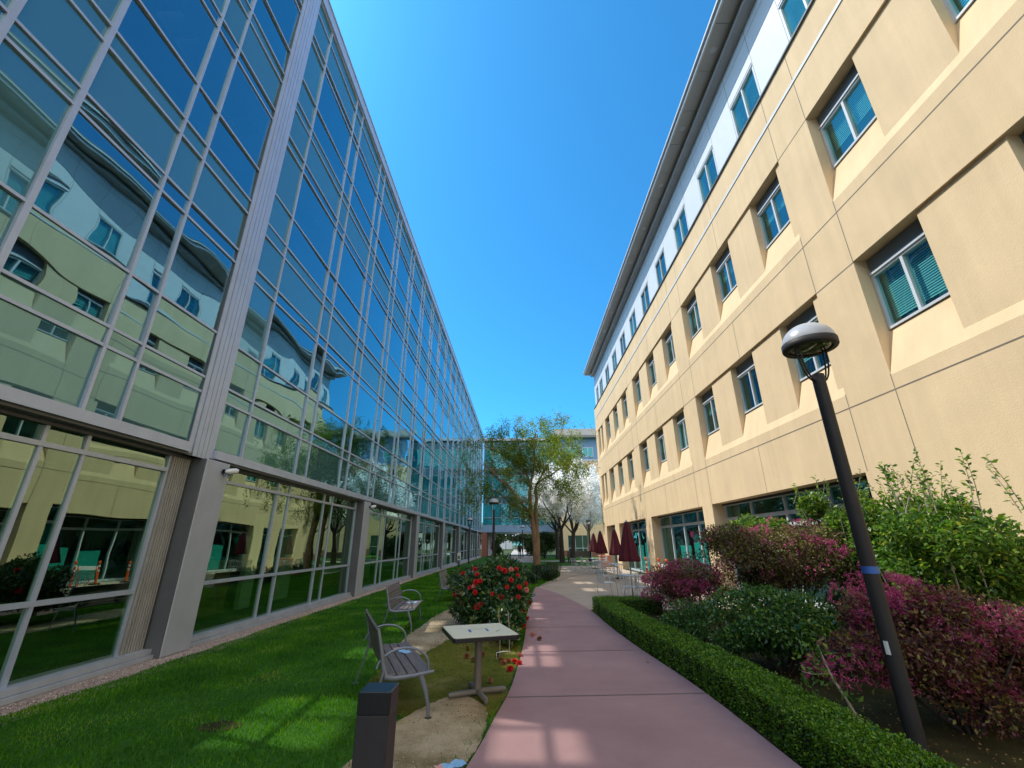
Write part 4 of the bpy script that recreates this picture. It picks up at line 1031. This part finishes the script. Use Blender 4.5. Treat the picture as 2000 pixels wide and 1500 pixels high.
# leaning sapling
SP = thing('leaning_sapling', 'bare pale leaning stem with a few green leaves behind the hedge by the lamp post', 'sapling', (3.0, 4.55, 0))
mb = MB(); st = [(.05, 0, 0), (-.10, .0, .14), (-.2, .0, .34), (-.27, .02, .52), (-.30, .05, .72)]; mb.tube(smooth(st, 4), list(np.linspace(.02, .007, 17)), 8)
mb.tube([(-.27, .02, .5), (-.42, .0, .50), (-.52, 0, .52)], [.007, .005, .003], 5); mb.build('stem', BARKL, SP)
pp = np.concatenate([np.array([-.42, 0, .54])+rng.normal(0, .07, (60, 3)), np.array([-.3, .05, .68])+rng.normal(0, .09, (60, 3)), np.array([-.16, 0, .38])+rng.normal(0, .08, (26, 3))])
leaves('foliage', pp, .06, .027, LEAF_LIGHT, SP)

# red camellia bush
RB = thing('red_flowering_bush', 'dark green rounded bush covered in red flowers beside the path', 'bush', (-.60, 10.0, 0))
p, d = lumpy(17000, (0, 0, .72), (.88, 1.3, .64), 30, .34, .5, .05); 
p2, d2 = lumpy(6500, (.36, -1.35, .30), (.30, .85, .30), 14, .42, .5, .03); p3, d3 = lumpy(5000, (-.1, -.9, .42), (.62, .6, .42), 14, .42, .5, .03)
p = np.concatenate([p, p2, p3]); d = np.concatenate([d, d2, d3]); leaves('foliage', p, .080, .040, LEAF_CAM, RB, axis=d*.8, up=.5)
mb = MB()
for k in range(9):
    a = random.uniform(0, 6.3); mb.tube(smooth([(.05*math.cos(a), .05*math.sin(a), 0), (.2*math.cos(a), .3*math.sin(a), .35), (.5*math.cos(a), .8*math.sin(a), .85)], 4), list(np.linspace(.024, .006, 9)), 6)
mb.build('stems', BARKD, RB)
def flower_mesh(name, mat, R=.048):
    V = []
    for ring, (n, tilt, rad) in enumerate(((5, .35, .25), (7, .8, .6), (8, 1.15, .95), (9, 1.45, 1.0))):
        for k in range(n):
            a = 2*math.pi*k/n+ring*.4; d = np.array([math.cos(a)*math.sin(tilt), math.sin(a)*math.sin(tilt), math.cos(tilt)]); s = np.array([-math.sin(a), math.cos(a), 0]); b = d*R*.15
            V += [b, b+d*R*.6*rad+s*R*.42, b+d*R*(.7+.3*rad), b+d*R*.6*rad-s*R*.42]
    return npmesh(name, np.array(V)+rng.normal(0, R*.05, (len(V), 3)), 4, mat)
FM = [flower_mesh('flower', FL_RED), flower_mesh('flower', FL_RED, .042), flower_mesh('flower', FL_PALE, .045)]
FPX = [(905, 1120), (928, 1112), (932, 1122), (975, 1110), (985, 1115), (998, 1113), (1008, 1112), (1011, 1124), (998, 1133), (938, 1135), (930, 1137), (925, 1145), (918, 1148), (928, 1157), (990, 1147), (1014, 1147), (1027, 1140), (1028, 1152), (978, 1166), (1012, 1166), (932, 1185), (940, 1181), (952, 1200), (1003, 1190), (1015, 1195), (1023, 1193), (1012, 1204), (1035, 1176), (915, 1206), (903, 1180), (900, 1158), (1017, 1225), (1024, 1232), (1021, 1246), (1021, 1262), (1000, 1172), (962, 1160), (1030, 1207), (890, 1160)]
for i, (u, v) in enumerate(FPX):
    # sit each flower on the camera-facing surface of the bush
    d = (RM @ Vector((u-1000, -(v-750), -841.0))).normalized(); o = Vector((.60, -10.0, H-.74)); e = Vector((1/.84, 1/1.30, 1/.66))
    A = Vector((d.x*e.x, d.y*e.y, d.z*e.z)); B = Vector((o.x*e.x, o.y*e.y, o.z*e.z)); qa, qb, qc = A.dot(A), 2*A.dot(B), B.dot(B)-1
    disc = qb*qb-4*qa*qc
    tt = (-qb-math.sqrt(disc))/(2*qa) if disc > 0 else -qb/(2*qa)
    p = o+d*tt; p = Vector((p.x, p.y, p.z+.74)); p.z = max(p.z, .12)
    nrm = (Vector((p.x, p.y*.6, (p.z-.6)*1.2)).normalized()+Vector((0, -.4, .2))).normalized()
    fo = link('flower', FM[2] if i % 6 == 5 else FM[i % 2], RB, p, nrm.to_track_quat('Z', 'Y').to_euler())
    fo.scale = (random.uniform(.8, 1.2),)*3
# fallen leaves on the path
lv = MB(); lv.add([(-.035, 0, .002), (0, .018, .008), (.04, 0, .004), (0, -.018, .006)], [(0, 1, 2, 3)]); lvm = lv.mesh('fallen_leaf', PETAL_OLD)
for (x, y) in ((.35, 9.6), (.22, 9.1), (.45, 9.3), (1.75, 7.1), (1.5, 8.9)):
    tag(link('fallen_leaf', lvm, None, (x, y, .026), (random.gauss(0, .1), random.gauss(0, .1), random.uniform(0, 6)), (random.uniform(.6, 1.1),)*3), 'small brown leaf fallen on the red concrete path', 'leaf', 'small leaves fallen on the path')
# fallen flowers
fallen = [(-.13, 7.12, 0), (-.06, 7.0, 0), (-.18, 6.72, 0), (-.22, 7.15, 3), (-.28, 7.05, 3), (-.33, 7.2, 3), (-.42, 6.2, 2), (-.85, 7.4, 3), (-.72, 7.2, 3), (-.62, 7.5, 3), (-.38, 7.5, 3), (-.05, 7.45, 2), (-.9, 7.9, 3), (.16, 8.9, 2), (.28, 8.6, 3)]
FM3 = flower_mesh('fallen_flower', PETAL_OLD, .045)
for i, (x, y, k) in enumerate(fallen):
    o = link('fallen_flower', (FM + [FM3])[k], None, (x, y, .03 if x < .05 else .045), (random.gauss(0, .5), random.gauss(0, .5), random.uniform(0, 6)))
    lb = {0: 'fresh red flower fallen on the moss at the edge of the path', 2: 'pale pink flower fallen on the ground near the bush', 3: 'brown wilted flower fallen on the ground under the red flowered bush'}[k]
    tag(o, lb, 'fallen flower', lb.replace('flower fallen', 'flowers fallen'))
ST = thing('garden_stake', 'pair of thin pale stakes standing in the ground before the red flowered bush', 'stake', (-.30, 7.5, 0))
for (x, y) in ((-.06, -.05), (.08, .1)):
    m = MB(); m.tube([(x, y, 0), (x+.01, y, .3), (x-.02, y, .62)], .008, 6); m.build('rod', BARKL, ST)
m = MB(); m.tube([(-.1, -.1, 0), (-.1, -.1, .08), (0, -.12, .10), (.1, .08, .06)], .006, 6); m.build('wire', WHITE, ST)

# boxwood hedge (one clipped L-shaped hedge)
HD = thing('boxwood_hedge', 'low clipped boxwood hedge running along the right side of the path', 'hedge', (0, 0, 0))
HP = smooth([(2.38, -1), (2.36, 2.5), (2.36, 4.4), (2.31, 6.0), (2.14, 8.1), (2.03, 10), (1.98, 11.85)], 6); hw, hh = .23, .33
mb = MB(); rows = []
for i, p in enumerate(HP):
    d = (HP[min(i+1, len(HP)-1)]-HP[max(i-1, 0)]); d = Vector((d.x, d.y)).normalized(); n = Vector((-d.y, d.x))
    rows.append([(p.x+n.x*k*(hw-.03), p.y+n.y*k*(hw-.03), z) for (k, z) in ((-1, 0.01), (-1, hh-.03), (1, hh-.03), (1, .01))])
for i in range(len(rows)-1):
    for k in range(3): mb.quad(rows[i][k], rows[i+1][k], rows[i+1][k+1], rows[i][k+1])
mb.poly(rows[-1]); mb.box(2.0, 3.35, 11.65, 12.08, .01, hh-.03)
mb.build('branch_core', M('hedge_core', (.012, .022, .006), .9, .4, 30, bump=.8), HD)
n_ = 100000; ti = rng.uniform(0, 1, n_)**.62; yy = 11.9-(11.9-1.6)*ti
hx_ = np.array([p.x for p in HP]); hy_ = np.array([p.y for p in HP]); cxx = np.interp(yy, hy_, hx_)
side = rng.integers(0, 5, n_); off = rng.uniform(-hw, hw, n_); zz = rng.uniform(.01, hh, n_)
wob = .014*np.sin(yy*9+cxx*3)+.012*np.sin(yy*23)
topm = side < 3
xs = np.where(topm, cxx+off, np.where(side == 3, cxx-hw-wob, cxx+hw)); zs = np.where(topm, hh+wob-.03*(np.abs(off)/hw)**4, zz)
P1 = np.stack([xs, yy, zs], 1)+rng.normal(0, .011, (n_, 3)); D1 = np.where(topm[:, None], [[0, 0, 1.]], np.where((side == 3)[:, None], [[-1., 0, .3]], [[1., 0, .3]]))
n2 = 12000; P2 = np.stack([rng.uniform(1.78, 3.4, n2), rng.uniform(11.6, 12.13, n2), np.full(n2, hh)], 1); f2 = rng.uniform(0, 1, n2) < .35
P2[f2, 1] = 11.6; P2[f2, 2] = rng.uniform(.01, hh, f2.sum()); f3 = rng.uniform(0, 1, n2) < .15; P2[f3, 0] = 1.76; P2[f3, 2] = rng.uniform(.01, hh, f3.sum())
D2 = np.tile([[0, -.3, 1.]], (n2, 1)); P2 += rng.normal(0, .012, (n2, 3))
PP = np.concatenate([P1, P2]); PP[:, 2] = np.maximum(PP[:, 2], .01)
leaves('foliage', PP, .021, .013, LEAF_BOX, HD, axis=np.concatenate([D1, D2])*.8, up=.6)

# strap-leaved plants at the foot of the tree
for i, (x, y, s) in enumerate(((1.2, 21.6, 1), (.75, 22.6, 1.1), (1.5, 23.6, 1), (.95, 24.4, 1), (1.6, 25.3, 1.1), (.4, 20.3, .8), (1.75, 27.0, 1))):
    S = thing('strap_leaf_plant', 'clump of dark strap leaves in the low border at the foot of the green tree', 'plant', (x, y, 0), 0, 'strap leaved clumps under the tree')
    mb = MB()
    for k in range(110):
        a = random.uniform(0, 6.3); r = random.uniform(.3, .62)*s; h = random.uniform(.3, .62)*s; c, sn = math.cos(a), math.sin(a)
        b = Vector((random.gauss(0, .12), random.gauss(0, .12), 0)); w_ = Vector((-sn, c, 0))*.012
        p0, p1, p2 = b, b+Vector((c*r*.45, sn*r*.45, h)), b+Vector((c*r, sn*r, h*.65))
        mb.quad(p0-w_, p0+w_, p1+w_*1.2, p1-w_*1.2); mb.add([p1-w_*1.2, p1+w_*1.2, p2], [(0, 1, 2)])
    mb.build('foliage', LEAF_STRAP, S)

# far shrubs and trees
FAR = [('green_shrub', 'dark rounded shrub behind the green tree beside the far path', (1.35, 46, 0), (1.1, 1.1, .95), 1.1, 'shrub'), ('green_shrub', 'dark rounded shrub between the tree trunks and the link building', (2.6, 54, 0), (2.2, 1.5, 1.6), 1.6, 'shrub'), ('green_shrub', 'rounded shrub beside the white passage wall', (-3.4, 60.5, 0), (.9, .9, 1.0), .9, 'shrub'),
       ('far_tree', 'broad green tree far beyond the passage on the right', (6, 110, 0), (7, 5, 4), 5, 'tree'), ('far_tree', 'broad green tree far beyond the passage on the left', (-9, 125, 0), (6, 5, 4), 4.5, 'tree'), ('far_tree', 'green tree far beyond the passage in the middle', (1, 140, 0), (6, 4, 4), 4.5, 'tree')]
for (nm, lb, lc, r, cz, cat) in FAR:
    S = thing(nm, lb, cat, lc); p, d = lumpy(5200, (0, 0, cz), r, 18, .4, .5, .1); leaves('crown' if cat == 'tree' else 'foliage', p, .05+.09*r[0], .03+.05*r[0], LEAF_FAR, S, axis=d*.6)
    m = MB(); m.tube([(0, 0, 0), (.05, 0, cz)], [.08*r[0], .04*r[0]], 8); m.build('trunk' if cat == 'tree' else 'stems', BARKD, S)

# ------------------------------------------------------------------ walker with backpack, far away
PE = thing('person', 'person in dark clothes with a backpack walking away on the far path', 'person', (-.28, 52.0, .014))
me = bpy.data.meshes.new('body')
J = [(0, 0, .88, .135), (0, .0, 1.1, .14), (0, .0, 1.32, .15), (0, .0, 1.42, .06), (0, .02, 1.53, .092), (0, .02, 1.60, .07),
     (-.09, 0, .82, .09), (-.10, .12, .46, .06), (-.10, .02, .08, .042), (-.10, .14, .035, .035),
     (.09, 0, .82, .09), (.10, -.02, .45, .06), (.10, -.2, .09, .042), (.10, -.08, .035, .035),
     (-.19, 0, 1.33, .06), (-.25, -.06, 1.08, .045), (-.24, .06, .86, .034), (-.24, .1, .78, .03), (.19, 0, 1.33, .06), (.25, .04, 1.08, .045), (.25, .12, .88, .034), (.25, .16, .80, .03)]
me.from_pydata([j[:3] for j in J], [(0, 1), (1, 2), (2, 3), (3, 4), (4, 5), (0, 6), (6, 7), (7, 8), (8, 9), (0, 10), (10, 11), (11, 12), (12, 13), (2, 14), (14, 15), (15, 16), (16, 17), (2, 18), (18, 19), (19, 20), (20, 21)], [])
CLOTH = M('dark_clothes', (.014, .015, .022), .85, .2); me.materials.append(CLOTH)
bo = link('body', me, PE); bo.modifiers.new('skin', 'SKIN'); sv = me.skin_vertices[0].data
for i, j in enumerate(J): sv[i].radius = (j[3], j[3])
sv[0].use_root = True
ss = bo.modifiers.new('sub', 'SUBSURF'); ss.levels = 1; ss.render_levels = 2
m = MB(); m.bbox(-.15, .15, -.30, -.13, .98, 1.42, .05); m.build('backpack', M('backpack_fabric', (.02, .022, .035), .8, .2), PE)
m = MB(); m.lathe([(.0, 1.70), (.07, 1.685), (.10, 1.62), (.102, 1.54), (.08, 1.47)], 16, c=(0, .0, 0)); m.build('hair', M('dark_hair', (.012, .009, .008), .6, .2), PE)
m = MB(); m.lathe([(.0, .0), (.02, .01), (.03, .05), (.02, .1), (0, .11)], 10, c=(-.24, .12, .68)); m.lathe([(.0, .0), (.02, .01), (.03, .05), (.02, .1), (0, .11)], 10, c=(.25, .18, .70)); m.build('hands', M('skin', (.35, .2, .14), .6, .05), PE)
